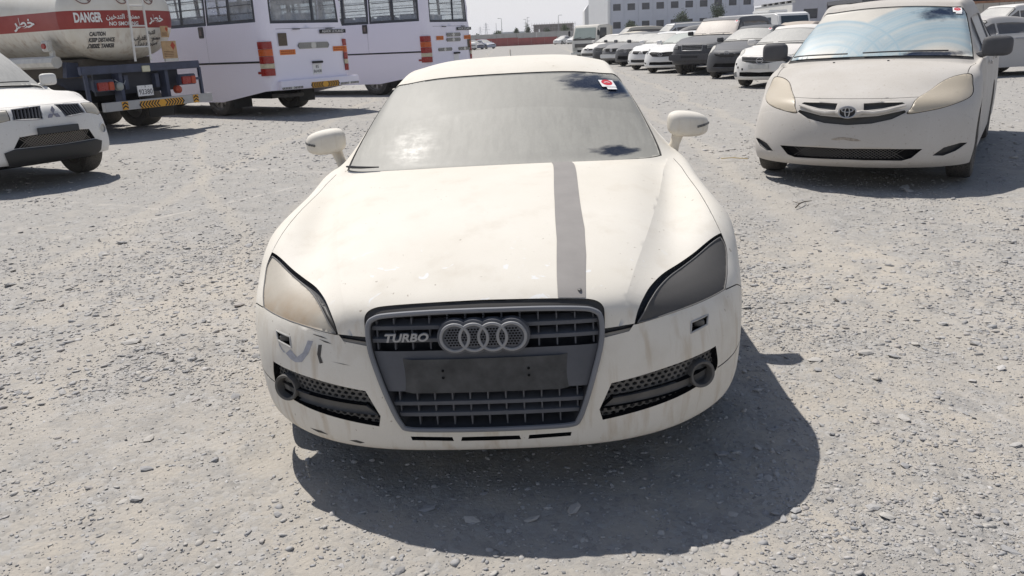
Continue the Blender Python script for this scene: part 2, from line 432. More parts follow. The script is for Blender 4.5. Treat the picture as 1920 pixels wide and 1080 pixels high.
# ------------------------------------------------------------------ the coupe in the foreground: net in metres, nose at y=0, facing -Y
AUDI_NET = [
 [(0,.095,.165),(.20,.10,.165),(.38,.115,.168),(.55,.165,.175),(.69,.255,.185),(.785,.36,.195),(.835,.45,.20),(.865,.52,.205),(.875,.56,.21)],
 [(0,.06,.185),(.20,.065,.185),(.385,.08,.19),(.565,.135,.198),(.705,.23,.208),(.80,.335,.218),(.85,.43,.228),(.88,.51,.235),(.888,.555,.24)],
 [(0,.045,.245),(.20,.05,.245),(.385,.065,.25),(.565,.12,.26),(.71,.215,.27),(.81,.325,.285),(.862,.425,.30),(.89,.51,.31),(.897,.553,.32)],
 [(0,.03,.36),(.20,.035,.36),(.38,.05,.36),(.56,.105,.365),(.705,.20,.375),(.81,.315,.385),(.868,.42,.395),(.896,.515,.40),(.903,.555,.41)],
 [(0,.03,.47),(.20,.035,.47),(.375,.05,.47),(.55,.105,.475),(.70,.20,.48),(.81,.32,.485),(.872,.435,.485),(.90,.53,.48),(.907,.575,.475)],
 [(0,.045,.585),(.20,.05,.585),(.37,.07,.583),(.53,.12,.585),(.685,.225,.587),(.80,.345,.59),(.868,.46,.59),(.902,.56,.565),(.910,.61,.53)],
 [(0,.065,.672),(.20,.07,.672),(.365,.09,.667),(.51,.15,.665),(.655,.275,.665),(.77,.40,.668),(.85,.52,.665),(.903,.61,.63),(.913,.66,.585)],
 [(0,.20,.735),(.20,.205,.734),(.36,.22,.728),(.505,.27,.719),(.64,.37,.700),(.755,.49,.72),(.842,.59,.722),(.905,.67,.685),(.917,.72,.63)],
 [(0,.45,.805),(.20,.455,.803),(.37,.465,.798),(.52,.49,.782),(.645,.55,.746),(.755,.63,.772),(.842,.69,.772),(.910,.76,.72),(.922,.80,.665)],
 [(0,.85,.878),(.21,.85,.876),(.40,.855,.868),(.56,.86,.851),(.675,.875,.806),(.77,.89,.822),(.85,.90,.815),(.914,.92,.75),(.925,.92,.68)],
 [(0,1.23,.925),(.24,1.235,.923),(.45,1.25,.914),(.60,1.28,.900),(.70,1.30,.872),(.79,1.29,.867),(.862,1.26,.835),(.908,1.22,.70),(.905,1.24,.40)],
 [(0,1.32,.942),(.24,1.33,.940),(.46,1.365,.932),(.63,1.41,.918),(.735,1.45,.906),(.80,1.47,.895),(.865,1.47,.85),(.905,1.48,.62),(.885,1.50,.24)],
 [(0,1.62,1.118),(.22,1.63,1.116),(.43,1.655,1.106),(.595,1.70,1.085),(.675,1.74,1.065),(.785,1.75,.915),(.86,1.75,.86),(.905,1.75,.62),(.885,1.75,.22)],
 [(0,1.90,1.252),(.21,1.91,1.250),(.40,1.925,1.242),(.545,1.955,1.219),(.615,1.985,1.188),(.77,2.0,.93),(.855,2.0,.865),(.905,2.0,.62),(.885,2.0,.21)],
 [(0,2.10,1.315),(.20,2.105,1.313),(.38,2.12,1.303),(.52,2.14,1.274),(.59,2.16,1.226),(.76,2.2,.935),(.855,2.2,.87),(.905,2.2,.62),(.885,2.2,.21)],
 [(0,2.40,1.352),(.20,2.40,1.349),(.37,2.41,1.338),(.51,2.42,1.304),(.58,2.43,1.252),(.75,2.5,.94),(.855,2.5,.875),(.905,2.5,.62),(.885,2.5,.21)],
 [(0,2.85,1.325),(.19,2.85,1.322),(.36,2.86,1.308),(.49,2.87,1.270),(.56,2.88,1.216),(.74,2.9,.95),(.86,2.9,.88),(.91,2.9,.62),(.885,2.9,.22)],
 [(0,3.30,1.22),(.18,3.30,1.215),(.34,3.31,1.20),(.46,3.31,1.17),(.53,3.32,1.14),(.72,3.3,.96),(.86,3.3,.885),(.915,3.3,.65),(.90,3.3,.22)],
 [(0,3.80,1.0),(.18,3.80,.998),(.34,3.80,.99),(.48,3.79,.975),(.58,3.78,.96),(.72,3.75,.93),(.83,3.72,.87),(.895,3.7,.66),(.88,3.7,.22)],
 [(0,4.10,.945),(.18,4.10,.944),(.34,4.09,.94),(.50,4.07,.93),(.63,4.02,.91),(.73,3.97,.87),(.80,3.92,.80),(.86,3.88,.62),(.86,3.86,.24)],
 [(0,4.178,.60),(.18,4.177,.60),(.34,4.17,.60),(.50,4.14,.60),(.64,4.09,.59),(.74,4.03,.57),(.81,3.97,.54),(.855,3.91,.46),(.86,3.88,.24)],
 [(0,4.12,.24),(.18,4.12,.24),(.34,4.11,.24),(.50,4.09,.24),(.64,4.04,.24),(.74,3.99,.24),(.80,3.94,.24),(.845,3.89,.24),(.855,3.87,.23)],
]
# ------------------------------------------------------------------ things every vehicle shares
def assemble(root, S, feats, paint, step=(.16,.16), under=None, default='body'):
    """feats: (name, (u,v) polygon, depth, material, 'c' centre | 'p' pair | 'l'/'r'). Cuts the shell and links every region as a part"""
    UV, reg = panelize(S, [(k, f[1]) for k, f in enumerate(feats)], step, default='body', vrange=(0, S.nr-1), urange=(0, S.nc-1))
    made = {}
    byname = {}
    for k, f in enumerate(feats):
        if k in reg: byname.setdefault((f[0], f[2], str(f[3]), f[4]), []).append(k)
    v, fc = panel_mesh(S, UV, reg['body']); made['body'] = mesh_obj(default, v, fc, paint, root)
    for (nm, depth, _, mode), ks in byname.items():
        mat = feats[ks[0]][3]
        if mat is None: continue                     # an opening: nothing there
        F = np.concatenate([reg[k] for k in ks])
        if mode == 'c':
            v, fc = panel_mesh(S, UV, F, 0, depth); made[nm] = mesh_obj(nm, v, fc, mat, root)
        else:
            for sd in (1, -1):
                m2 = mat[0] if isinstance(mat, tuple) and sd > 0 else (mat[1] if isinstance(mat, tuple) else mat)
                v, fc = panel_mesh(S, UV, F, sd, depth); made[nm, sd] = mesh_obj(nm, v, fc, m2, root)
    return made

_WHEEL = {}
def wheel(parent, loc, r=.32, w=.21, side=1, spokes=5, rim_mat=None, detail=True):
    """tyre with tread shoulders, dished rim and spokes; axle along local X, side = the outward direction"""
    key = (r, w, spokes, detail)
    if key not in _WHEEL:
        h = w/2; t = MB()
        t.lathe([(-h*.8,r*.62),(-h,r*.70),(-h*1.02,r*.86),(-h*.9,r*.965),(-h*.62,r),(-h*.2,r*1.003),(h*.2,r*1.003),(h*.62,r),(h*.9,r*.965),(h*1.02,r*.86),(h,r*.70),(h*.8,r*.62)], (0,0,0), 'X', 36 if detail else 20)
        a = t.build('tyre', M_TYRE); b = MB()
        b.lathe([(-h*.7,r*.63),(h*.72,r*.64),(h*.8,r*.61),(h*.5,r*.56),(h*.1,r*.5),(h*.1,.001)], (0,0,0), 'X', 28)
        for k in range(spokes):
            an = 2*math.pi*k/spokes; c, s_ = math.cos(an), math.sin(an)
            b.bar((h*.55, c*r*.1, s_*r*.1), (h*.62, c*r*.58, s_*r*.58), r*.16, .03, up=(1,0,0))
        b.lathe([(h*.4,r*.17),(h*.72,r*.15),(h*.75,.001)], (0,0,0), 'X', 14)
        c_ = b.build('rim', rim_mat or M_RIM); _WHEEL[key] = (a.data, c_.data)
        bpy.data.objects.remove(a); bpy.data.objects.remove(c_)
    e = bpy.data.objects.new('wheel', None); e.empty_display_size = .05; link(e, parent)
    e.location = loc; e.rotation_euler = (0, 0, 0 if side > 0 else math.pi)
    for nm, me in zip(('tyre','rim'), _WHEEL[key]): link(bpy.data.objects.new(nm, me), e)
    return e

def superell(c, d, e1=.55, e2=.55, n=24, m=16, shape=None):
    """rounded box / egg as a superellipsoid"""
    v, f = [], []
    sp = lambda a, e: math.copysign(abs(a)**e, a)
    for i in range(m+1):
        la = -math.pi/2+math.pi*i/m
        for j in range(n):
            lo = 2*math.pi*j/n
            p = Vector((sp(math.cos(la), e1)*sp(math.cos(lo), e2)*d[0], sp(math.cos(la), e1)*sp(math.sin(lo), e2)*d[1], sp(math.sin(la), e1)*d[2]))
            if shape: p = shape(p)
            v.append(p+Vector(c))
    for i in range(m):
        for j in range(n): f.append((i*n+j, i*n+(j+1)%n, (i+1)*n+(j+1)%n, (i+1)*n+j))
    return v, f

def ring_pts(c, rx, rz, y=0., n=28, a0=0, a1=2*math.pi):
    return [(c[0]+rx*math.cos(a0+(a1-a0)*k/n), y, c[1]+rz*math.sin(a0+(a1-a0)*k/n)) for k in range(n)]

def emblem(parent, kind, c, size, mat, lean=.0):
    """badge facing -Y, centred on c, size = full width"""
    m = MB(); h = size/2; x, y, z = c
    if kind == 'ovals':
        m.tube(ring_pts((0,0), h, h*.68), h*.085, 6, closed=True); m.tube(ring_pts((0,h*.26), h*.66, h*.26), h*.07, 6, closed=True)
        m.tube(ring_pts((0,0), h*.26, h*.6), h*.07, 6, closed=True)
    elif kind == 'diamonds':
        for k in range(3):
            a = math.pi/2+k*2*math.pi/3; d = (math.cos(a), math.sin(a)); e = (math.cos(a+.52), math.sin(a+.52)); g = (math.cos(a-.52), math.sin(a-.52))
            q = .58*h/ .866 if 0 else .6*h
            m.prism([(0,0),(e[0]*q,e[1]*q),(d[0]*q*1.732,d[1]*q*1.732),(g[0]*q,g[1]*q)], -.006, .004)
    elif kind == 'ringbar':
        m.tube(ring_pts((0,0), h, h*.9), h*.13, 6, closed=True); m.box((0,0,0), (h*2.3, .012, h*.34))
    elif kind == 'ell':
        m.tube(ring_pts((0,0), h, h*.72), h*.11, 6, closed=True); m.bar((-h*.1,0,h*.4), (-h*.35,0,-h*.3), .012, h*.14, (0,1,0)); m.bar((-h*.35,0,-h*.3), (h*.6,0,-h*.3), .012, h*.14, (0,1,0))
    elif kind == 'aitch':
        m.tube(ring_pts((0,0), h, h*.85), h*.12, 6, closed=True); m.bar((-h*.4,0,h*.5), (-h*.3,0,-h*.5), h*.16); m.bar((h*.4,0,h*.5), (h*.3,0,-h*.5), h*.16); m.bar((-h*.35,0,0), (h*.35,0,0), h*.16)
    else:
        m.tube(ring_pts((0,0), h, h), h*.12, 6, closed=True); m.lathe([(0,.001),(-.004,h*.5),(0,h*.8)], (0,0,0), 'Y', 16)
    o = m.build('emblem', mat, parent); o.location = c; o.rotation_euler = (lean, 0, 0); return o

def sticker(parent, S, uv, w, h, mats, off=.004, tilt=0., offs=(0,0)):
    """paper inspection sticker: white sheet with a red disc, and a slip under it, lying on the glass"""
    u, v = uv; p = S(u, v); du, dv, n = S.frame(abs(u), v)
    if u < 0: du, dv, n = du*[1,-1,-1], dv*[-1,1,1], n*[-1,1,1]
    n = Vector(n); y = Vector(dv).normalized(); x = y.cross(n).normalized(); y = n.cross(x).normalized()
    if x.x < 0: x = -x
    ct, st = math.cos(tilt), math.sin(tilt); x, y = x*ct+y*st, y*ct-x*st
    M = Matrix((x, y, n)).transposed().to_4x4(); M.translation = Vector(p)+n*off
    m = MB(); m.box((0,0,0), (w, h, .0015)); m.box((w*.12, -h*.72, 0), (w*.66, h*.26, .0015))
    o = m.build('sticker', mats[0], parent, smooth=False); o.matrix_local = M
    d = MB(); d.lathe([(.0012,.0001),(.0012,w*.38)], (0,h*.12,0), 'Z', 20); q = d.build('seal_print', mats[1], o, smooth=False)
    d = MB(); d.bar((-w*.2,h*.1,.0018), (0,h*.2,.0018), w*.06, .0006); d.bar((0,h*.2,.0018), (w*.2,h*.1,.0018), w*.06, .0006); d.box((-w*.18,-h*.38,.0012), (w*.2,h*.06,.001))
    d.build('mark', mats[0], o, smooth=False)
    return o
M_PAPER = plain('sticker_paper', (.80,.79,.78), .6, var=.03)
M_PRINT = plain('sticker_red', (.55,.03,.05), .6, var=.05)
STK = (M_PAPER, M_PRINT)
def build_coupe():
    root = thing('sports_coupe', 'dusty cream white sports coupe with four-ring grille in the foreground', 'car'); root.matrix_world = TILT
    S = Shell(AUDI_NET); S.creases = [([5.05,6.2,7.1,8.6,9.7,10.75], [2.34,2.62,2.93,3.50,4.05,4.35], .011, .75)]
    paint = cream_paint()
    HL = smooth_poly([(5.95,7.34),(4.83,7.14),(4.16,7.04),(3.64,6.83),(3.23,6.43),(2.965,6.0),(2.755,5.49),(2.62,5.0),(2.92,5.03),(3.42,5.085),(4.03,5.1),(4.6,5.11),(5.10,5.11),(5.6,5.66),(6.03,6.48)], 5, corner=(0,7,12))
    LENS = smooth_poly([(5.86,7.14),(4.86,6.95),(4.24,6.83),(3.76,6.62),(3.37,6.24),(3.10,5.83),(2.89,5.40),(2.70,5.045),(2.95,5.055),(3.42,5.108),(4.03,5.122),(4.6,5.13),(5.085,5.13),(5.575,5.67),(5.995,6.48)], 5, corner=(0,7,12))
    GR = smooth_poly([(0,6.23),(.70,6.2),(1.58,6.14),(1.91,6.04),(2.055,5.8),(2.06,5.4),(2.01,4.75),(1.84,3.85),(1.66,2.95),(1.52,2.36),(1.37,2.14),(.75,2.115),(0,2.1)], 5, corner=(0,12))
    RING = [(0,5.86),(.8,5.84),(1.55,5.78),(1.84,5.68),(1.975,5.42),(1.955,4.7),(1.79,3.85),(1.605,2.95),(1.47,2.42),(1.34,2.235),(.75,2.2),(0,2.19)]
    GIN = smooth_poly([(0,5.82),(.8,5.80),(1.53,5.74),(1.80,5.64),(1.93,5.40),(1.91,4.7),(1.745,3.85),(1.56,2.95),(1.43,2.46),(1.31,2.275),(.75,2.24),(0,2.23)], 5, corner=(0,11))
    IN = smooth_poly([(4.43,3.6),(3.15,3.57),(2.077,3.42),(1.835,2.635),(1.88,2.265),(2.4,2.35),(2.95,2.43),(3.6,2.525),(4.3,2.68),(4.5,2.93)], 5, corner=(0,2,3,4))
    BL = smooth_poly([(4.3,3.05),(3.7,2.98),(2.9,2.97),(2.09,2.94),(1.86,2.65),(2.7,2.66),(3.6,2.66),(4.3,2.80)], 4, corner=(0,3,4,7))
    TOW = [(3.735,4.34),(3.80,4.64),(4.27,4.665),(4.195,4.40)]
    SL1 = [(0,1.87),(.46,1.865),(.485,1.66),(0,1.655)]; SL2 = [(.62,1.87),(1.33,1.90),(1.31,1.71),(.60,1.665)]
    GAP = [(2.04,5.02),(2.63,5.04),(2.56,4.93),(2.03,4.86)]; STRIP = [(2.03,4.86),(2.56,4.93),(2.50,4.83),(2.02,4.74)]
    WSO = smooth_poly([(0,10.40),(1.5,10.44),(3.0,10.66),(4.0,10.88),(4.0,12.2),(3.98,13.38),(3.2,13.395),(2.1,13.375),(0,13.375)], 6, corner=(0,3,5,8))
    WS = smooth_poly([(0,10.44),(1.5,10.48),(3.0,10.70),(3.88,10.90),(3.90,12.2),(3.88,13.30),(3.2,13.35),(2.1,13.34),(0,13.34)], 6, corner=(0,3,5,8))
    SW1 = dens([(4.2,11.9),(4.18,13.6),(4.15,15.2),(4.85,15.2),(4.88,13.5),(4.85,12.0)], .2)
    SW2 = dens([(4.15,15.3),(4.2,17.2),(4.8,16.6),(4.85,15.3)], .2)
    RG = dens([(0,16.4),(3.3,16.4),(3.5,17.9),(0,17.9)], .2)
    HOOD = dens([(0,6.23),(.70,6.2),(1.58,6.14),(1.91,6.04),(2.055,5.8),(2.05,5.02),(2.31,5.03),(2.48,5.6),(2.62,6.2),(2.93,7.1),(3.50,8.6),(4.05,9.7),(4.33,10.75),(4.0,10.88),(3.0,10.66),(1.5,10.44),(0,10.40)], .25)
    BUMP = dens([(0,0),(8,0),(8,4.4),(6.9,4.7),(5.9,5.0),(5.1,5.11),(4.03,5.1),(2.92,5.03),(2.63,4.98),(2.03,4.86),(0,4.9)], .3)
    DOOR = dens([(4.95,11.4),(4.95,15.3),(7.7,15.3),(7.7,11.3)], .3)
    ROOF = dens([(0,13.375),(2.1,13.375),(3.98,13.38),(4.1,13.6),(4.05,16.4),(0,16.4)], .3)
    gw = lambda line, w: dens(S.band(dens(line, .2, False), w), .3)
    mdust = plain('grille_slate', (.100,.103,.114), .85, var=.14, scale=9)
    mring = plain('grille_frame', (.19,.195,.21), .7, .1, var=.1)
    msurr = plain('grille_surround', (.05,.047,.045), .75, var=.2)
    lensL = lens_mat('headlight_beige', (.44,.40,.335), (.30,.19,.09))
    lensR = lens_mat('headlight_grey', (.080,.077,.075), (.092,.087,.082), .88)
    glass = coupe_glass()
    feats = [('bumper', BUMP, 0, paint, 'c'), ('bonnet', HOOD, 0.0, paint, 'c'), ('roof', ROOF, 0, paint, 'c'), ('door', DOOR, 0, paint, 'p'),
        ('panel_gap', gw([(5.12,5.11),(5.9,5.0),(6.9,4.72),(8,4.42)], .004), -.006, M_RUBBER, 'p'),
        ('panel_gap', gw([(6.3,2.76),(5.7,2.76),(5.0,2.78),(4.5,2.80)], .0045), -.006, M_RUBBER, 'p'),
        ('panel_gap', gw([(5.93,7.36),(5.75,8.2),(5.5,9.2),(5.1,10.2),(4.7,10.75)], .0025), -.004, M_RUBBER, 'p'),
        ('headlight_recess', HL, -.022, M_BLACK, 'p'), ('headlight', LENS, -.004, (lensR, lensL), 'p'),
        ('grille_surround', GR, -.006, msurr, 'c'), ('grille_void', GIN, -.075, plain('grille_shadow', (.03,.031,.036), .9), 'c'),
        ('intake_void', IN, -.07, M_DARK, 'p'), ('intake_blade', BL, -.012, M_TRIM, 'p'),
        ('washer_opening', TOW, -.03, M_DARK, 'p'), ('lip_slot', SL1, -.03, M_DARK, 'c'), ('lip_slot', SL2, -.03, M_DARK, 'p'),
        ('panel_gap', GAP, -.014, M_BLACK, 'p'), ('seal_strip', STRIP, -.003, plain('seal_grey', (.20,.19,.175), .7), 'p'),
        ('windscreen_seal', WSO, -.004, M_RUBBER, 'c'), ('windscreen', WS, -.002, glass, 'c'),
        ('side_window', SW1, -.004, GLASS_SIDE, 'p'), ('side_window', SW2, -.004, GLASS_SIDE, 'p'), ('rear_window', RG, -.004, GLASS_SIDE, 'c')]
    made = assemble(root, S, feats, paint, (.115,.115))
    # chrome-dust rim round the headlights
    for sd in (1,-1):
        pts = [S(sd*u, v)+S.frame(u, v)[2]*[sd,1,1]*-.002 for u, v in LENS]; MBx('tube', pts, .0022, 6, closed=True).build('lens_rim', plain('lens_rim', (.16,.155,.15), .7), made['headlight',sd])
        pts = [S(sd*u, v) for u, v in dens(TOW, .1)]; MBx('tube', pts, .0035, 6, closed=True).build('opening_frame', plain('bare_plastic', (.42,.41,.39), .6), made['washer_opening',sd])
        tp = S(sd*4.0, 4.5); superm = superell((tp[0], tp[1]+.02, tp[2]-.002), (.018,.012,.012)); mesh_obj('bracket', *superm, M_TRIM, made['washer_opening',sd])
    # grille frame ring
    line = smooth_poly(RING, 6, closed=False); pts = []
    for sd in (1,-1):
        pts += [S(sd*u, v)+S.frame(u, v)[2]*[sd,1,1]*.004 for u, v in (line if sd > 0 else line[::-1])][:-1]
    MBx('tube', pts, .0085, 8, closed=True).build('grille_frame', mring, root)
    # slats: bars following the surface a little below it
    gx = np.array(GIN)
    def half_u(v):
        m = [p for p in GIN]; best = 0
        for (a, b) in zip(m[:-1], m[1:]):
            if (a[1]-v)*(b[1]-v) <= 0 and a[1] != b[1]: best = max(best, a[0]+(b[0]-a[0])*(v-a[1])/(b[1]-a[1]))
        return best
    def slat(v, h, mat, name='slat', x0=None, x1=None, d=-.012, dp=.05):
        hu = half_u(v); us = np.linspace(-hu if x0 is None else x0, hu if x1 is None else x1, 31); mb = MB(); ring = []
        for u in us:
            p = S(u, v); ring.append([(p[0], p[1]-d, p[2]+h/2), (p[0], p[1]-d, p[2]-h/2), (p[0], p[1]-d+dp, p[2]-h/2+.012), (p[0], p[1]-d+dp, p[2]+h/2+.008)])
        V = [q for r_ in ring for q in r_]; F = [(4*i+k, 4*i+(k+1)%4, 4*i+4+(k+1)%4, 4*i+4+k) for i in range(30) for k in range(4)]
        mb.add(V, F+[(0,1,2,3),(120,123,122,121)]); return mb.build(name, mat, root, bevel=.0012, seg=1)
    for v in (5.27, 4.865): slat(v, .0135, mdust)
    for v in (2.995, 2.65): slat(v, .0135, mdust)
    # solid carrier between the slat fields
    def carrier(v0, v1, d=-.010, name='number_plate_carrier', mat=mdust, uu=None, off=0., n=36):
        rows = np.linspace(v0, v1, 10); V = []; F = []
        for v in rows:
            hu = half_u(v) if uu is None else uu
            for u in np.linspace(-hu, hu, n): p = S(u, v); V.append((p[0], p[1]-d-off, p[2]))
        for i in range(9):
            for j in range(n-1): k = i*n+j; F.append((k, k+1, k+n+1, k+n))
        return mesh_obj(name, V, F, mat, root)
    carrier(3.40, 4.57)
    # ribs
    for k in range(-6, 7):
        x = k*.057
        for (va, vb) in ((5.76,4.56),(3.42,2.28)):
            def uofx(v): return S.inv(abs(x), S(0,v)[2], ur=(0,3), vr=(1.5,6.2))[0]*(1 if x >= 0 else -1)
            mb = MB(); pa = []
            for v in np.linspace(va, vb, 7):
                u = uofx(v)
                if abs(u) > half_u(v)-.02: continue
                p = S(u, v); pa.append((x, p[1]+.036, p[2]))
            if len(pa) < 2: continue
            for a, b in zip(pa[:-1], pa[1:]): mb.bar(a, b, .0048, .03, up=(0,1,0))
            mb.build('rib', mdust, root)
    # number plate holder
    hv, hf = [], []
    pl = MB(); n = 20
    V = []
    for i, z in enumerate((.401, .513)):
        for x in np.linspace(-.263, .259, n):
            u, v = S.inv(abs(x), z, ur=(0,3), vr=(2,6)); V.append((x, S(u, v)[1]-.002+.012*(abs(x)>.255), z))
    pl.add(V, [(j, j+1, n+j+1, n+j) for j in range(n-1)]); V2 = [(x, y+.012, z) for x, y, z in V]
    pl.add(V2, [(n+j, n+j+1, j+1, j) for j in range(n-1)])
    pl.add([V[0], V[n-1], V[2*n-1], V[n], V2[0], V2[n-1], V2[2*n-1], V2[n]], [(0,4,5,1),(1,5,6,2),(2,6,7,3),(3,7,4,0)])
    o = pl.build('plate_holder', plain('plate_holder', (.062,.062,.062), .8, var=.4, scale=16), root)
    for x, z in ((-.135,.475),(.135,.475),(-.135,.452),(.135,.452)):
        MBx('lathe', [(0,.0001),(0,.0042),(.002,.0045)], (x, S(*S.inv(abs(x), z, ur=(0,3), vr=(2,6)))[1]-.0025, z), 'Y', 10).build('screw_hole', M_DARK, o)
    # badge: scalloped backing, four rings, honeycomb
    bz, r_, d_ = .585, .0435, .0588; yb = S(0, 5.0)[1]
    bk = MB(); 
    for k in range(4): bk.lathe([(.02,r_+.0135),(-.004,r_+.0125),(-.006,r_+.008),(-.004,.0001)], ((k-1.5)*d_, yb-.006, bz), 'Y', 28)
    bo = bk.build('badge_backing', mdust, root)
    mrg = plain('badge_rings', (.28,.28,.285), .65, .15, var=.12, scale=20)
    for k in range(4):
        c = (k-1.5)*d_; MBx('tube', [(p[0], yb-.014, p[2]) for p in ring_pts((c, bz), r_, r_, n=40)], .0052, 8, closed=True).build('badge_ring', mrg, bo)
        hx = MB()
        for i in range(-3, 4):
            for j in range(-3, 4):
                xx = c+(i+.5*(j % 2))*.0098; zz = bz+j*.0085
                if (xx-c)**2+(zz-bz)**2 < (.031)**2 and all(abs(xx-(q-1.5)*d_) > .016 or True for q in range(4)):
                    hx.prism([(xx+.0038*math.cos(a), zz+.0028*math.sin(a)) for a in (0,1.05,2.1,3.14,4.19,5.24)], yb-.0125, yb-.0115)
        hx.build('badge_mesh', M_DARK, bo, smooth=False)
    text_obj('turbo_script', 'TURBO', .036, plain('script_grey', (.34,.34,.34), .5, .2), root, (-.2445, S(-1.28,5.03)[1]-.010, .586), (R(90),0,R(-1)), .004, 1.18, shear=.25, bold=.0012)
    # honeycomb in the side intakes, fog lamps
    poly = np.array(IN); poly_in = [tuple(p) for p in poly]
    su, sv = .142, .165
    for sd in (1,-1):
        hb = MB()
        for j in range(0, 12):
            for i in range(0, 26):
                u = 1.75+(i+.5*(j % 2))*su; v = 2.2+j*sv*.86
                if not in_poly(np.array([[u, v]]), poly_in)[0]: continue
                V = []; F = []
                for q, sc in ((0,1.0),(1,.62)):
                    for a in range(6):
                        an = a*math.pi/3+math.pi/6; uu, vv = u+math.cos(an)*su*.577*sc, v+math.sin(an)*sv*.577*sc
                        p = S(sd*uu, vv)+S.frame(uu, vv)[2]*[sd,1,1]*(-.022 if q == 0 else -.022); V.append(p)
                for a in range(6):
                    uu, vv = u+math.cos(a*math.pi/3+math.pi/6)*su*.577*.58, v+math.sin(a*math.pi/3+math.pi/6)*sv*.577*.58
                    V.append(S(sd*uu, vv)+S.frame(uu, vv)[2]*[sd,1,1]*-.036)
                for a in range(6):
                    b = (a+1) % 6; F += [(a, b, 6+b, 6+a), (6+a, 6+b, 12+b, 12+a)]
                hb.add(V, F)
        hb.build('honeycomb_mesh', M_TRIM, root, smooth=False)
        c = Vector(S(sd*3.92, 2.94))+Vector((0,.006,0)); e = bpy.data.objects.new('fog_lamp', None); link(e, root); e.location = c; e.rotation_euler = (R(-4), 0, R(22*sd)); e.empty_display_size = .03
        MBx('lathe', [(.05,.046),(-.012,.047),(-.018,.044),(-.016,.036),(.0,.033),(.02,.031)], (0,0,0), 'Y', 32).build('bezel', M_TRIM, e)
        MBx('lathe', [(.012,.0001),(.011,.02),(.016,.0325)], (0,0,0), 'Y', 28).build('lens', plain('fog_lens', (.10,.10,.098), .5, var=.2) if sd > 0 else plain('fog_lens_pale', (.24,.23,.21), .4, var=.2), e)
    # dust-grey tape stripe
    tp = plain('stripe_grey', (.255,.24,.228), .8, var=.10, scale=9)
    l, f = overlay_grid(S, ([(.924,10.38),(1.15,8.697),(1.218,7.824),(1.20,6.9),(1.202,6.19)], [(1.298,10.42),(1.61,8.967),(1.783,8.081),(1.809,7.428),(1.724,6.15)]), .0016, 8, 50)
    l[:,:] = l; st = mesh_obj('stripe', l, f, tp, root)
    bub = superell(S(1.62, 6.42)+S.frame(1.62,6.42)[2]*.002, (.007,.012,.004), 1, 1, 12, 8); mesh_obj('tape_bubble', *bub, plain('tape_wear', (.12,.115,.11), .5), st)
    # scrapes
    scr = plain('scrape_grey', (.33,.335,.37), .6, var=.25, scale=40)
    for poly in ([(-3.90,4.10),(-3.76,4.27),(-3.56,4.10),(-3.40,4.30),(-3.31,4.68),(-3.18,4.70),(-3.27,4.30),(-3.42,4.0),(-3.6,3.93),(-3.75,3.98)],[(-4.15,4.35),(-4.0,4.16),(-3.9,4.12),(-3.98,4.1),(-4.12,4.25)]):
        v, f = overlay_poly(S, poly, .0012); mesh_obj('scrape', v, f, scr, root, smooth=True)
    sc2 = plain('scrape_dark', (.07,.065,.06), .8, var=.3, scale=60)
    for poly in ([(-3.05,4.62),(-2.97,4.64),(-2.98,4.30),(-2.92,4.12),(-2.99,4.08),(-3.06,4.34)],[(-3.2,4.92),(-3.0,4.90),(-2.85,4.84),(-3.0,4.86),(-3.2,4.90)],[(-3.05,4.80),(-2.85,4.76),(-2.75,4.71),(-2.9,4.73)],[(-2.75,4.2),(-2.5,4.18),(-2.35,4.15),(-2.5,4.165)],[(-2.5,1.35),(-2.35,1.45),(-2.2,1.33),(-2.3,1.2)],[(-3.4,1.5),(-3.1,1.56),(-2.95,1.42),(-3.2,1.38)]):
        v, f = overlay_poly(S, poly, .0011); mesh_obj('scrape', v, f, sc2, root)
    # mirrors
    for sd in (1,-1):
        e = bpy.data.objects.new('mirror', None); e.empty_display_size = .05; link(e, root); e.location = (sd*.887, 1.70, 1.0)
        def shp(p):
            t = p.x/.1*1.0                                  # + is outboard
            q = Vector((p.x*sd, p.y, p.z*(1-.10*max(t,0))*(1.0 if p.z > 0 else .86)))
            if p.y > .03: q.y = .03+(p.y-.03)*.4
            q.z += .012*(-t)*(.5 if p.z < 0 else 1)-.004; q.y += .02*max(t,0)**2
            return q
        v, f = superell((0,0,.012), (.098,.075,.064), .62, .72, 32, 20, shp); 
        if sd < 0: f = [q[::-1] for q in f]
        mesh_obj('housing', v, f, paint, e)
        ip = MB(); arc = []
        for k in range(9):
            t = k/8; x = .035+.062*t; 
            # walk onto the housing front
            best = min(v, key=lambda p: (abs(p.x*sd-x))*1+abs(p.z-(.002+.012*t))*1.2+(0 if p.y < .012 else 9)); arc.append(Vector((x*sd, best.y-.002, .004+.010*t)))
        for a, b in zip(arc[:-1], arc[1:]): ip.bar(a, b, .006, .010, up=(0,0,1))
        ip.build('indicator', plain('indicator_grey', (.10,.10,.10), .4), e)
        st_ = MB(); st_.tube([(-.075*sd,.02,-.125),(-.06*sd,.015,-.08),(-.045*sd,.01,-.03)], [.030,.024,.028], 12); so = st_.build('stalk', paint, e); 
    # aerial fin, wiper, sticker
    MBx('tube', [(-.02,3.10,1.285),(-.02,3.10,1.302),(-.02,3.105,1.318),(-.02,3.115,1.345),(-.02,3.125,1.375)], [.034,.024,.010,.006,.004], 10).build('aerial', paint, root)
    wp = MB(); 
    for a, b, h in (((-4.0,10.93),(-2.55,10.68),.01),):
        ps = [S(a[0]+(b[0]-a[0])*t, a[1]+(b[1]-a[1])*t)+np.array([0,-.01,.016]) for t in np.linspace(0,1,8)]
        wp.tube(ps, [.004,.006,.007,.006,.006,.005,.004,.003], 6)
    wp.build('wiper', M_BLACK, root)
    sticker(root, S, (2.70,12.80), .075, .068, STK, .004, .10)
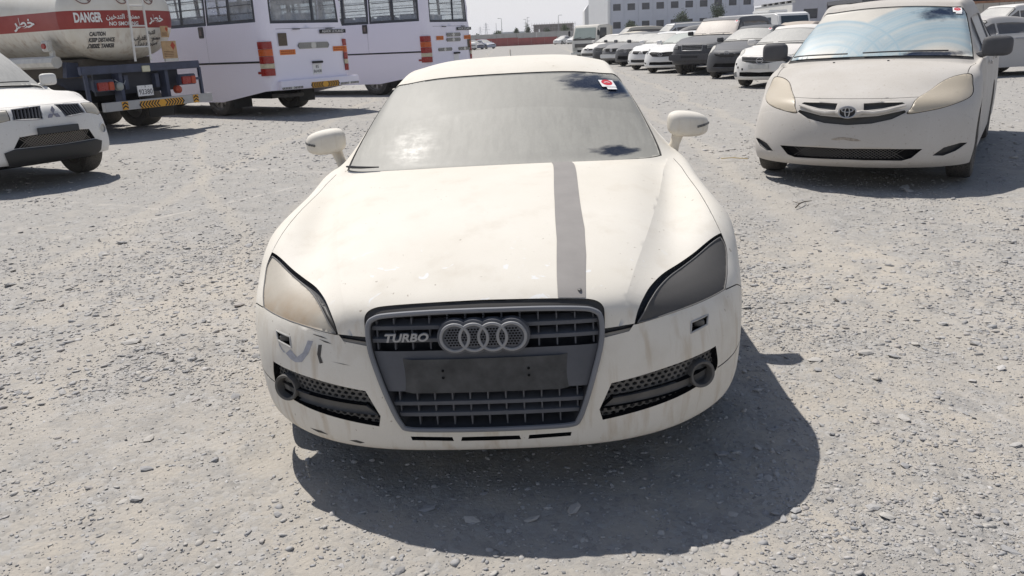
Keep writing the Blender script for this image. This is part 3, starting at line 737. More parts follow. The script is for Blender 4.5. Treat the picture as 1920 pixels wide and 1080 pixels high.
    # floor pan, wheels
    MBx('box', (0,2.15,.36), (1.5,3.5,.30)).build('floor_pan', M_DARK, root)
    MBx('box', (0,.55,.38), (1.1,.5,.36)).build('radiator_block', M_DARK, root)
    for y in (.91, 3.37):
        for sd in (1,-1): wheel(root, (sd*.80, y, .315), .315, .23, sd)
    return root, S

def lens_mat(name, c, c2, rough=.5):
    t = NT(name); n = t.noise(5, 4, .6); sp = t.n('SeparateXYZ'); t.l(t.coord(), sp.inputs[0])
    k = t.math('MULTIPLY', t.map(n, .35, .65), t.map(sp.outputs[2], .68, .59))
    fine = t.noise(70, 3, .7)
    t.base(t.mix(t.map(fine, .4, .75, 0, .25), t.mix(k, c, c2), tuple(x*.75 for x in c))); t.rough(rough, .4); return t.m
def cream_paint():
    t = NT('cream_dusty_paint'); co = t.coord()
    big = t.noise(1.3, 5, .6); mid = t.noise(7, 5, .6); fine = t.noise(160, 2, .7)
    c = t.mix(t.map(big, .35, .66), (.685,.650,.585), (.63,.592,.52))
    c = t.mix(t.map(mid, .54, .76, 0., .30), c, (.47,.41,.325))                  # brown dust drifts
    run = t.noise(3.2, 4, .6, t.vmul(co, (7., 7., .7)))
    geo = t.n('NewGeometry'); sx = t.n('SeparateXYZ'); t.l(geo.outputs['Normal'], sx.inputs[0])
    steep = t.map(sx.outputs[2], .55, .2)
    c = t.mix(t.math('MULTIPLY', t.map(run, .52, .72, 0., .6), steep), c, (.45,.36,.25))  # rusty rain runs on upright panels
    c = t.mix(t.map(fine, .5, .8, 0, .22), c, (.58,.52,.43))
    chip = t.noise(13, 3, .5, None, 1.2); sp = t.n('SeparateXYZ'); t.l(co, sp.inputs[0])
    near = t.math('MULTIPLY', t.map(sp.outputs[1], .5, .25), t.map(sp.outputs[2], .66, .69))
    c = t.mix(t.math('MULTIPLY', t.map(chip, .68, .70), near), c, (.70,.695,.68))   # flaked film near the nose
    nick = t.noise(55, 2, .5); c = t.mix(t.map(nick, .735, .76, 0., .6), c, (.25,.2,.15))
    t.base(c); t.rough(t.map(mid, .3, .7, .66, .85), .28); t.bump(t.math('ADD', fine, t.math('MULTIPLY', t.map(chip, .62, .66), 2.)), .05, .004)
    return t.m
def coupe_glass():
    return glass_dusty('coupe_windscreen_glass', (.345,.335,.30), .95, [((.45,1.90,1.215),(.17,.10,.048),.32), ((.535,1.405,.942),(.115,.05,.022),.25), ((.56,1.86,1.185),(.09,.09,.05),.35)], glint=((-.42,1.46,1.0),(.12,.2,.075)))
GLASS_SIDE = glass_dusty('side_glass', (.22,.21,.2), .5)
# ------------------------------------------------------------------ other cars: a net grown from a handful of measurements
def gen_net(q):
    P = dict(L=4.7, W=1.78, H=1.45, clr=.2, fo=.92, wb=2.7, rw=.315, ra=.045, zg=.70, zc=.97, yc=1.3, yt=2.1, dt=.07, ypk=2.7, yre=3.5, zre=.10,
             yrg=4.15, zr=1.05, ww=.90, wt=.69, corner=2.4, nose=0., bmp=0., hoodk=.55, boxy=0., drop=.06, yb=.03, belt=0., flat=0.); P.update(q)
    L, W, H, c, fo, rw, zg, zc, yc, yt = (P[k] for k in 'L W H clr fo rw zg zc yc yt'.split()); h = W/2; ra = rw+P['ra']; zt = H-P['dt']
    hk = P['hoodk']; dz = zc-zg; b = P['bmp']
    prof = [(.10-b*.3, c), (.035-b*.8, c+.05), (.012-b, c+.14), (.0-b, .5*(c+.14)+.5*(zg-.24)+.02), (.005-b*.8, zg-.20), (.02-b*.3, zg-.09), (P['yb']+.035, zg),
            (P['yb']+.20, zg+dz*(hk*.42)), (yc*.42, zg+dz*(hk*.42+.28)), (yc*.72, zg+dz*.84), (yc-.03, zc), (yc+.05, zc+.035)]
    ym = (yc+.05+yt)/2; zm = (zc+.035+zt)/2+.028
    prof += [(ym, zm), (yt, zt), (yt+.16, zt+(H-zt)*.62), (P['ypk'], H), (P['yre'], H-P['zre']), (P['yrg'], P['zr']), (.5*(P['yrg']+L)-.02, P['zr']-.01), (L-.06, P['zr']-.07), (L, .62), (L-.07, c+.05)]
    th0 = math.pi+math.asin(min(.95, (rw-c)/ra)); net = []
    sfr = [0,.2,.4,.58,.74,.865,.945,.988,1.0]
    for k in range(22):
        y0, z0 = prof[k]; row = []
        if k <= 9:
            th = th0+(math.pi/2-th0)*k/9; ya, za = fo+ra*math.cos(th), rw+ra*math.sin(th)
        if k <= 6:
            wk = h*(.975 if k == 0 else .99 if k == 1 else 1.); pw = P['corner']
            ys = max(ya, y0+.05)
            for j, s in enumerate(sfr):
                y = y0+(ys-y0)*(1-(1-s**pw)**(1/1.6)); z = z0+(za-z0)*s**9-.012*s*s*(k >= 5)
                row.append((s*wk, y, z))
        elif k <= 9:
            for j, s in enumerate([0,.24,.46,.64,.78,.885,.96,1.0,1.005]):
                y = y0+(ya-y0)*s**2.4*(1-P['boxy']*.5)
                if j == 8: y = ya
                zz = z0-P['drop']*.6*s**2
                if j == 6: zz -= .025
                if j == 7: zz = za+(zz-za)*.55
                if j == 8: zz = za
                row.append((s*h, y, zz))
        elif k == 10:
            for j, s in enumerate([0,.28,.54,.74,.86,.92,.968,1.0,.985]):
                zz = z0-P['drop']*s**2; y = y0+.12*s**2.5
                if j == 6: zz -= .03
                if j == 7: zz = .60; y = fo+ra+.12
                if j == 8: zz = c+.02; y = fo+ra+.06
                row.append((s*h, y, zz))
        elif k <= 17:
            t = min(max((k-11)/2, 0), 1); w4 = h*(P['ww']+(P['wt']-P['ww'])*t)
            if k >= 16: w4 *= .96
            dr = P['drop']*(.8 if k < 13 else 1.); bl = zc-.015+P['belt']*(k-11)/6; bl = min(bl, z0-.02)
            for j, s in enumerate([0,.33,.64,.88]): row.append((s*w4, y0+(.10 if k <= 13 else .03)*s**2.4*(1-P['flat']), z0-dr*.75*s**2.2))
            yy = y0+(.12 if k <= 13 else .03)*(1-P['flat']); row.append((w4, yy, z0-dr*1.25))
            x5 = h*.93 if k > 11 else h*.925
            row += [(x5, yy+.02, bl), (h*.975, yy+.02, bl-.05), (h, yy+.02, .58), (h*.985, yy+.02, c+.02)]
        else:
            rr = [(.0,1),(.2,1),(.4,1),(.58,.995),(.72,.985)]
            bk = (L-y0)
            for s, zf in rr: row.append((s*h, y0-.10*s**3, z0*zf))
            zs = [z0-.03, z0-.09, .58, c+.03] if k < 20 else [z0, z0-.01, z0*.95, c+.04]
            if k == 21: zs = [z0]*4
            xs = [.86,.94,.985,.97] if k < 19 else [.84,.91,.95,.955]
            for s, zz in zip(xs, zs): row.append((s*h, y0-.10-.18*(s-.7)*2-(.05 if k < 20 else 0), zz))
        net.append(row)
    return net, P

def rowcar(name, label, loc, a, paint, q, fr, group=None, step=(.2,.2), cat='car', glass=None, wheels=True, detail=True, badge=None, mats={}, st=None, rails=False, mirror_mat=None, wipers=True, extra=None):
    """fr: front features drawn in (x/halfwidth, z): 'headlight','grille','intake','fog' polygons for the +x half"""
    root = thing(name, label, cat, loc, a, group); net, P = gen_net(q); S = Shell(net); h = P['W']/2
    fx = lambda pts, cl=True, n=4, corner=(): smooth_poly(S.front([(x*h, z) for x, z in pts], vr=(0,9)), n, corner=corner if corner else tuple(range(len(pts))) if n == 1 else ())
    uw = 3.86; F = []
    WS0 = dens([(0,10.72),(1.6,10.76),(3.1,10.86),(4.02,10.98),(4.0,12.0),(3.96,13.04),(2.4,13.06),(0,13.06)], .3)
    WS1 = dens([(0,10.98),(1.6,11.0),(3.1,11.06),(3.86,11.13),(3.85,12.0),(3.8,12.95),(2.4,13.0),(0,13.0)], .3)
    wb = P['wb']; cy, cz, cr = P['fo']+wb, P['rw'], P['rw']+P['ra']
    arch = S.side([(cy+cr*math.cos(t), max(cz+cr*math.sin(t), P['clr']+.03)) for t in np.linspace(math.pi+.3, -.3, 17)], ur=(5,8), vr=(11,21))
    arch += [(8, arch[-1][1]), (8, arch[0][1])]
    HOOD = dens([(0,6.1),(4.9,6.9),(4.85,9.0),(4.5,10.4),(4.0,10.72),(0,10.70)], .4)
    BUMP = dens([(0,0),(8,0),(8,4.3),(6,4.9),(0,5.0)], .4)
    hoodgap = dens(S.band(dens([(0,6.12),(1.5,6.14),(3.2,6.3),(4.5,6.75),(4.9,7.1),(4.87,8.0),(4.82,9.0),(4.55,10.3),(4.3,10.6)], .3, False), .006), .4)
    g = glass or GLASS_ROW
    F += [('bumper', BUMP, 0, paint if 'bumper' not in mats else mats['bumper'], 'c'), ('bonnet', HOOD, 0, paint, 'c')]
    if detail: F.append(('panel_gap', hoodgap, -.008, M_RUBBER, 'c'))
    F += [('windscreen_seal', WS0, -.004, M_RUBBER, 'c'), ('windscreen', WS1, -.002, g, 'c')]
    vs_ = P.get('side', [(11.7,14.2),(14.35,15.9)])
    for i, (v0, v1) in enumerate(vs_):
        F.append(('side_window', dens([(4.22,v0+.35 if i == 0 else v0),(4.2,v1),(4.86,v1),(4.88,v0)], .25), -.012, GLASS_SIDE, 'p'))
    F.append(('rear_window', dens([(0,16.12),(3.3,16.12),(3.5,16.9),(0,16.9)], .3), -.006, GLASS_SIDE, 'c'))
    if detail:
        for v in P.get('doors', (11.35, 14.27, 16.0)): F.append(('panel_gap', dens(S.band(dens([(4.95,v),(6,v),(7.8,v)], .3, False), .006), .4), -.006, M_RUBBER, 'p'))
    F.append(('wheel_arch', arch, 0, None, 'p'))
    for nm, pts, depth, mat, mode, *rest in fr: F.append((nm, fx(pts, n=rest[0] if rest else 1), depth, mat, mode))
    made = assemble(root, S, F, paint, step)
    gl = [f for f in fr if f[0] == 'grille']
    for f in gl:                                                    # slats across the grille opening
        n = f[6] if len(f) > 6 else 3; zs = [p[1] for p in f[1]]; z0, z1 = min(zs), max(zs)
        for k in range(n):
            z = z0+(z1-z0)*(k+.5)/n; xs = []
            poly = [(x, zz) for x, zz in f[1]]
            xm = max([a_[0]+(b_[0]-a_[0])*(z-a_[1])/(b_[1]-a_[1]) for a_, b_ in zip(poly, poly[1:]+poly[:1]) if (a_[1]-z)*(b_[1]-z) < 0], default=.3)
            pts = [(x*h, S(*S.inv(abs(x)*h, z, vr=(0,9)))[1]+.006, z) for x in np.linspace(-xm, xm, 9)]
            m = MB()
            for a_, b_ in zip(pts[:-1], pts[1:]): m.bar(a_, b_, .02, (z1-z0)/n*.32)
            m.build('grille_slat', mats.get('slat', M_TRIM), root)
    if badge:
        kind, z, size = badge[:3]; y = S(*S.inv(0.001, z, vr=(0,9)))[1]; emblem(root, kind, (0, y-(badge[3] if len(badge) > 3 else .012), z), size, mats.get('badge', M_CHROME), lean=0.)
    for sd in (1,-1):
        mv = mirror_mat or paint; p = S(sd*4.75, 11.35); e = bpy.data.objects.new('mirror', None); e.empty_display_size = .05; link(e, root)
        ms = P.get('mir', 1.); e.location = (p[0]+sd*.115*ms, p[1]+.02, p[2]+.075*ms)
        v, f = superell((0,0,0), (.105*ms,.06*ms,.075*ms), .5, .6, 20, 12, lambda p: Vector((p.x, p.y*(1 if p.y < 0 else .5), p.z))); mesh_obj('housing', v, f, mv, e)
        MBx('tube', [(-sd*.15*ms,.0,-.075*ms),(-sd*.06*ms,.0,-.045*ms)], .026*ms, 8).build('stalk', mv, e)
    if wipers:
        for a_, b_ in (((-3.4,11.14),(-.9,11.05)),((-.4,11.06),(2.4,11.16))):
            ps = [S(a_[0]+(b_[0]-a_[0])*t, a_[1]+(b_[1]-a_[1])*t)+np.array([0,-.02,.02]) for t in np.linspace(0,1,6)]
            MBx('tube', ps, .007, 5).build('wiper', M_BLACK, root)
    if st: sticker(root, S, st[0], st[1], st[1]*1.1, STK, .006)
    if rails:
        for sd in (1,-1):
            ps = [S(sd*3.75, v)+np.array([0,0,.06 if 0 < i < 6 else .01]) for i, v in enumerate(np.linspace(13.6,16.2,7))]; MBx('tube', ps, .022, 8).build('roof_rail', rails, root)
    MBx('box', (0, P['L']/2+.1, P['clr']+.19), (P['W']*.86, P['L']*.72, .28)).build('floor_pan', M_DARK, root)
    if wheels:
        tw = P.get('tw', .22)
        for y in (P['fo'], P['fo']+wb):
            for sd in (1,-1): wheel(root, (sd*(h-tw/2-P.get('wo', .035)), y, P['rw']), P['rw'], tw, sd, P.get('spokes', 7))
    if extra: extra(root, S, P, made)
    return root, S, P, made
GLASS_ROW = glass_dusty('row_windscreen_glass', (.47,.46,.43), .93)
# ------------------------------------------------------------------ the minivan on the right
def build_minivan():
    dustp = dusty('minivan_dusty_paint', (.58,.56,.535), .70, .5, .22, .5, (.455,.425,.385), 4.)
    lens = lens_mat('minivan_lens', (.47,.41,.32), (.38,.30,.20), .4)
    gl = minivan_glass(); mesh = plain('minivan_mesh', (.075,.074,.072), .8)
    q = dict(L=5.08, W=1.965, H=1.69, clr=.20, fo=.99, wb=3.03, rw=.335, zg=.80, zc=1.09, yc=1.16, yt=2.02, dt=.09, ypk=2.9, yre=4.75, zre=.06, yrg=4.95, zr=1.15,
             ww=.885, wt=.72, corner=2.3, hoodk=.60, drop=.07, yb=.05, bmp=.045, belt=.05, side=[(11.75,13.9),(14.05,15.4),(15.5,15.95)], doors=(11.4,14.0,15.45), mir=1.25, wo=.008, tw=.215)
    HL = [(.90,.965),(.76,.955),(.655,.90),(.555,.825),(.497,.735),(.470,.682),(.585,.690),(.74,.717),(.855,.75),(.935,.797),(.925,.88)]
    cx_, cz_ = .70, .81
    fr = [('headlight_recess', HL, -.008, M_RUBBER, 'p', 4), ('headlight', [(cx_+(x-cx_)*.965, cz_+(z-cz_)*.955) for x, z in HL], .003, lens, 'p', 4),
          ('upper_grille', [(.112,.772),(.42,.777),(.445,.766),(.27,.730),(.122,.714)], -.03, mesh, 'p'),
          ('lower_grille', [(0,.650),(.24,.668),(.45,.712),(.465,.695),(.36,.640),(.2,.604),(0,.590)], -.03, mesh, 'c'),
          ('lower_intake', [(0,.383),(.45,.383),(.62,.378),(.54,.30),(.465,.277),(0,.283)], -.045, M_DARK, 'c'),
          ('fog_pocket', [(.70,.315),(.78,.38),(.90,.407),(.95,.398),(.87,.34),(.78,.307)], -.03, M_BLACK, 'p')]
    def extra(root, S, P, made):
        # diamond mesh in the lower intake
        m = MB(); h = P['W']/2
        P_ = lambda x, z: Vector((x, S(*S.inv(abs(x), z, vr=(0,6)))[1]+.03, z))
        for k in range(-28, 29):
            for sg in (1, -1):
                x0 = k*.034; pts = [(x0+sg*(z-.29)*1.5, z) for z in (.295, .34, .385)]
                if all(abs(x) < .50 for x, z in pts):
                    a, b, c = [P_(*p) for p in pts]; m.bar(a, b, .004); m.bar(b, c, .004)
        m.build('intake_mesh', M_TRIM, root)
        # pressed body lines: bumper crease under the lamps and the grille bar
        bar = MB()
        for sd in (1,-1):
            pts = [P_(sd*x, z)+Vector((0,-.046,0)) for x, z in ((.10,.705),(.20,.695),(.30,.710),(.38,.735),(.45,.752))]
            bar.tube(pts, [.016,.018,.016,.012,.006], 8)
        bar.tube([P_(x, z)+Vector((0,-.046,0)) for x, z in ((-.12,.705),(-.06,.685),(0,.68),(.06,.685),(.12,.705))], [.014,.028,.034,.028,.014], 8)
        bar.build('grille_bar', dustp, root)
        st_ = plain('bumper_stain', (.36,.315,.265), .9, var=.35, scale=30)
        for poly in ([(-.13,.465),(-.05,.485),(.06,.478),(.13,.455),(.05,.452),(-.02,.462),(-.08,.455)],):
            uv = [(u_ if x >= 0 else -u_, v_) for (x, z) in poly for (u_, v_) in [S.inv(abs(x)*h, z, vr=(0,8))]]; v_, f_ = overlay_poly(S, smooth_poly(uv, 4), .0012, .05); mesh_obj('bumper_stain', v_, f_, st_, root)
        q_ = MBx('lathe', [(.004,.0001),(.0,.06),(.012,.064)], (0,0,0), 'Y', 24); q_ = q_.build('emblem_backing', M_BLACK, root); q_.location = (0, P_(0,.708)[1]-.03-.078, .708); q_.scale = (1.08,1,.74)
        for x in (-.32,.12):
            p = S(x/.24, 10.1); MBx('lathe', [(0,.012),(.008,.010),(.010,.0001)], tuple(p), 'Z', 10).build('washer_jet', M_BLACK, root)
        MBx('tube', [tuple(S(sd_, 16.0)+np.array([0,0,.03])) for sd_ in (-3,-1.5,0,1.5,3)], .03, 8).build('roof_spoiler', dustp, root)
        h_ = MB()
        for v in (13.8, 15.2):
            p = S(5.9, v); h_ = MB(); h_.bar((p[0]+.03,p[1]-.1,p[2]-.03),(p[0]+.03,p[1]+.1,p[2]-.03), .02, .03); h_.build('door_handle', dustp, root)
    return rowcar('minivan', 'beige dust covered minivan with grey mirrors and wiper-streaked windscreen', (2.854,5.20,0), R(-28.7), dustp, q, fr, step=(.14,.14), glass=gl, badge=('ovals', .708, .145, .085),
                  mirror_mat=plain('mirror_grey_plastic', (.075,.075,.08), .7, var=.15), st=((3.0,12.78), .085), extra=extra)
def minivan_glass():
    t = NT('minivan_windscreen_glass'); co = t.coord(); big = t.noise(2, 4, .6); fine = t.noise(80, 2, .7)
    # arcs the wipers dragged through the dust, centred on their two pivots
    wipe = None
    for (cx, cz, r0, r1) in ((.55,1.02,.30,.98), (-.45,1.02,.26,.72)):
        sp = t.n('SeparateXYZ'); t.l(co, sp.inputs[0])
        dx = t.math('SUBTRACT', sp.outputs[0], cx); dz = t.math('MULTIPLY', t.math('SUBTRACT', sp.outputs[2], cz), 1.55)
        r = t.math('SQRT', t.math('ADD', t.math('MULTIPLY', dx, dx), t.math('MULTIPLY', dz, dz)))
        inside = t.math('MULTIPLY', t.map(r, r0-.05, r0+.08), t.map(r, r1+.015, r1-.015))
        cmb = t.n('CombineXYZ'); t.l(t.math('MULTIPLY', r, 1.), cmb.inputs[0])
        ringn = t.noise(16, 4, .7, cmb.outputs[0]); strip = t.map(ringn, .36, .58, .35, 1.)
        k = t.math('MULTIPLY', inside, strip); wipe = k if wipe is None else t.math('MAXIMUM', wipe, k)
    d = t.math('SUBTRACT', t.math('ADD', t.map(big, .3, .7, .86, 1.), t.map(fine, .3, .7, -.03, .03)), t.math('MULTIPLY', wipe, .16))
    wob = t.noise(9, 4, .6)
    for (c, r, h) in (((.52,1.78,1.535),(.20,.3,.07),.5), ((.50,1.3,1.135),(.27,.2,.022),.35)):
        s = t.n('VectorMath', operation='SUBTRACT'); t.l(co, s.inputs[0]); s.inputs[1].default_value = c
        q = t.n('VectorMath', operation='DIVIDE'); t.l(s.outputs[0], q.inputs[0]); q.inputs[1].default_value = r
        ln = t.n('VectorMath', operation='LENGTH'); t.l(q.outputs[0], ln.inputs[0])
        w = t.math('ADD', ln.outputs['Value'], t.map(wob, .3, .7, -.3, .3)); d = t.math('SUBTRACT', d, t.map(w, 1+h, 1-h, 0., .9))
    f = t.n('Clamp'); t.l(d, f.inputs[0])
    sky_tint = t.math('MULTIPLY', wipe, .95); t.base(t.mix(f.outputs[0], (.012,.02,.04), t.mix(sky_tint, (.53,.50,.44), (.33,.46,.52)))); t.rough(t.map(f.outputs[0], 0, 1, .05, .5), .5); return t.m  # wiped fan tinted blue: reflected sky painted into the base colour

# ------------------------------------------------------------------ the pickup-nosed four-wheel drive at the left edge
def build_offroader():
    wp = dusty('offroader_white_paint', (.70,.70,.69), .22, .4, .25, .35)
    gmat = plain('grille_grey', (.10,.10,.105), .6); lens = lens_mat('offroader_lens', (.42,.39,.33), (.33,.28,.2))
    q = dict(L=4.9, W=1.80, H=1.78, clr=.30, fo=.86, wb=2.8, rw=.37, ra=.06, zg=.95, zc=1.13, yc=1.30, yt=2.0, dt=.09, ypk=2.6, yre=4.6, zre=.06, yrg=4.8, zr=1.2, ww=.88, wt=.70, corner=2.2, hoodk=.5, drop=.09, yb=.06, bmp=.03, mir=1.05, tw=.25)
    GP = [(.10,.945),(.45,.93),(.487,.816),(.155,.80)]; FC, FR = (.785,.60), (.095,.058)
    HP = [(.50,.932),(.70,.925),(.86,.915),(.92,.85),(.88,.775),(.76,.765),(.515,.815)]
    fr = [('headlight_recess', HP, -.008, M_RUBBER, 'p', 1), ('headlight', [(.71+(x-.71)*.95, .848+(z-.848)*.92) for x, z in HP], .003, lens, 'p', 1),
          ('grille_opening', GP, -.04, M_DARK, 'p', 1),
          ('lower_intake', [(0,.632),(.27,.632),(.475,.62),(.56,.495),(0,.488)], -.05, M_DARK, 'c', 1),
          ('skid_valance', [(0,.484),(.55,.49),(.665,.455),(.64,.36),(.60,.29),(0,.28)], .02, plain('valance_black', (.03,.03,.03), .6), 'c', 1),
          ('fog_pocket', [(FC[0]+FR[0]*math.cos(t), FC[1]+FR[1]*math.sin(t)) for t in np.linspace(0, 6.28, 17)[:-1]], -.012, plain('fog_dusty', (.46,.44,.40), .5), 'p', 1)]
    def extra(root, S, P, made):
        Y = lambda x, z: S(*S.inv(abs(x), z, vr=(0,8)))[1]
        for sd in (1,-1):
            for k in range(8):
                t = (k+.5)/8; x1, z1 = .105+.345*t, .94-.012*t; x0, z0 = .16+.325*t, .803+.012*t
                MBx('bar', (sd*x1*.9, Y(x1*.9, z1)+.012, z1), (sd*x0*.9, Y(x0*.9, z0)+.012, z0), .013, .03, up=(0,1,0)).build('grille_slat', gmat, root)
            fr_ = GP
            MBx('tube', [(sd*x*.9, Y(x*.9, z)-.003, z) for x, z in dens(fr_, .08)], .007, 6, closed=True).build('grille_frame', M_CHROME, root)
            MBx('tube', [(sd*.9*(FC[0]+FR[0]*math.cos(t)), Y(.9*(FC[0]+FR[0]*math.cos(t)), FC[1]+FR[1]*math.sin(t))-.002, FC[1]+FR[1]*math.sin(t)) for t in np.linspace(0,6.28,21)[:-1]], .008, 6, closed=True).build('fog_bezel', wp, root)
        m = MB()
        for k in range(-30, 31):
            for sg in (1,-1):
                pts = [(k*.034+sg*(z-.495)*1.1, z) for z in (.495,.555,.622)]
                if all(abs(x) < .46 for x, z in pts):
                    a, b, c = [Vector((x, Y(x, z)+.02, z)) for x, z in pts]; m.bar(a, b, .006); m.bar(b, c, .006)
        m.build('intake_mesh', plain('mesh_dust', (.20,.18,.155), .8), root)
        MBx('box', (0, Y(0,.66)-.02, .668), (.50,.035,.078)).build('plate_holder', plain('plate_holder_dark', (.05,.052,.056), .7), root, bevel=.006)
        MBx('box', (0,.75,.36), (1.2,.9,.22)).build('skid_plate', M_DARK, root, bevel=.03)
    return rowcar('offroad_pickup', 'dirty white off-road pickup with three-diamond badge cut by the left edge', (-5.70,7.30,0), R(61.4), wp, q, fr, step=(.16,.16), cat='pickup', badge=('diamonds', .85, .17), mats={'badge': plain('badge_blue_grey', (.18,.19,.25), .35, .4)}, st=((-2.9,12.2), .07), extra=extra)
# ------------------------------------------------------------------ Arabic lettering: letters joined by their contextual forms, laid out right to left
_AR = {'ا':(0xFE8D,2),'ب':(0xFE8F,4),'ت':(0xFE95,4),'ج':(0xFE9D,4),'خ':(0xFEA5,4),'د':(0xFEA9,2),'ر':(0xFEAD,2),'ز':(0xFEAF,2),'ص':(0xFEB9,4),'ط':(0xFEC1,4),'ع':(0xFEC9,4),
       'ق':(0xFED5,4),'ل':(0xFEDD,4),'م':(0xFEE1,4),'ن':(0xFEE5,4),'ه':(0xFEE9,4),'و':(0xFEED,2),'ي':(0xFEF1,4)}
def arabic(s):
    out = []
    for w in s.split(' '):
        q = []
        for i, ch in enumerate(w):
            b, n = _AR[ch]; prev = i > 0 and _AR[w[i-1]][1] == 4; nxt = i < len(w)-1 and n == 4
            q.append(chr(b+(3 if prev and nxt else 2 if nxt else 1 if prev else 0)))
        out.append(''.join(q))
    return ' '.join(out)[::-1]

def print_on(parent, name, s, size, mat, fn, c, sx=1., bold=0., flip=False):
    """lettering whose vertices are laid on a curved face: fn(a, z) -> point; c = centre (a, z)"""
    o = text_obj(name, s, size, mat, parent, (0,0,0), (0,0,0), .0, sx, bold=bold)
    bm = bmesh.new(); bm.from_mesh(o.data); bmesh.ops.triangulate(bm, faces=bm.faces)
    for _ in range(2): bmesh.ops.subdivide_edges(bm, edges=[e for e in bm.edges if e.calc_length() > .03], cuts=1)
    bm.to_mesh(o.data); bm.free()
    for v in o.data.vertices: a, z = v.co.x+c[0], v.co.y+c[1]; v.co = fn(-a if flip else a, z)
    return o

def chevrons(parent, c, w, h, n, mats, y=-.004, kind='out', name='chevron_board'):
    """reflective board on a rear face: black chevrons pointing away from the middle"""
    b = MBx('box', (c[0], y, c[1]), (w, .006, h)).build(name, mats[0], parent, smooth=False); m = []
    pitch = w/(2*n+1.2); t = pitch*.5
    for sd in (1,-1):
        for k in range(n):
            x0 = c[0]+sd*(pitch*.75+k*pitch); k_ = MB()
            k_.prism([(x0, c[1]-h*.46), (x0+sd*t, c[1]-h*.46), (x0+sd*(t+h*.42), c[1]), (x0+sd*t, c[1]+h*.46), (x0, c[1]+h*.46), (x0+sd*h*.42, c[1])], y-.0055, y-.0035)
            k_.build('chevron', mats[1], b, smooth=False)
    return b
M_AMBER = plain('reflective_amber', (.72,.36,.035), .5, var=.06)
M_SILVERREF = plain('reflective_silver', (.62,.60,.56), .5, var=.06)
M_INK = plain('black_print', (.018,.018,.018), .6)
M_ORPRINT = plain('orange_board', (.70,.22,.05), .6, var=.05)

# ------------------------------------------------------------------ buses
class PlanShell:
    """vertical wall following half a rounded rectangle in plan: u = metres from the rear centre round to the front centre, v = height"""
    def __init__(s, W, L, rad, H, lean=.0):
        h = W/2; p = [(0,0),(h-rad,0)]+[(h-rad+rad*math.sin(t), rad-rad*math.cos(t)) for t in np.linspace(.15, math.pi/2, 8)]+[(h, L-rad)]
        p += [(h-rad+rad*math.cos(t), L-rad+rad*math.sin(t)) for t in np.linspace(.15, math.pi/2, 8)]+[(0, L)]
        s.p = np.array(p); s.t = np.concatenate([[0], np.cumsum(np.linalg.norm(np.diff(s.p, axis=0), axis=1))]); s.nc = s.t[-1]+1; s.nr = H+1; s.h = h; s.lean = lean; s.rad = rad
    def __call__(s, u, v):
        u = np.asarray(u, float); v = np.asarray(v, float); a = np.abs(u)
        x = np.interp(a, s.t, s.p[:,0]); y = np.interp(a, s.t, s.p[:,1]); k = 1-s.lean*np.clip(v-1.6, 0, None)**1.5*.1
        return np.stack([x*k*np.where(u < 0, -1, 1), y+0*v+s.lean*np.clip(v-1.2, 0, None)*np.where(y < 2, .12, 0), v+0*u], -1)
    def frame(s, u, v):
        e = 2e-3; u = np.clip(np.asarray(u, float), e, s.nc-1-e); v = np.asarray(v, float)
        du = (s(u+e, v)-s(u-e, v))/(2*e); dv = (s(u, v+e)-s(u, v-e))/(2*e); n = np.cross(du, dv); n /= np.linalg.norm(n, axis=-1, keepdims=True)+1e-9
        return du, dv, n
    band = Shell.band
    def us(s, y): return float(np.interp(y, s.p[9:11,1], s.t[9:11]))          # side position -> u

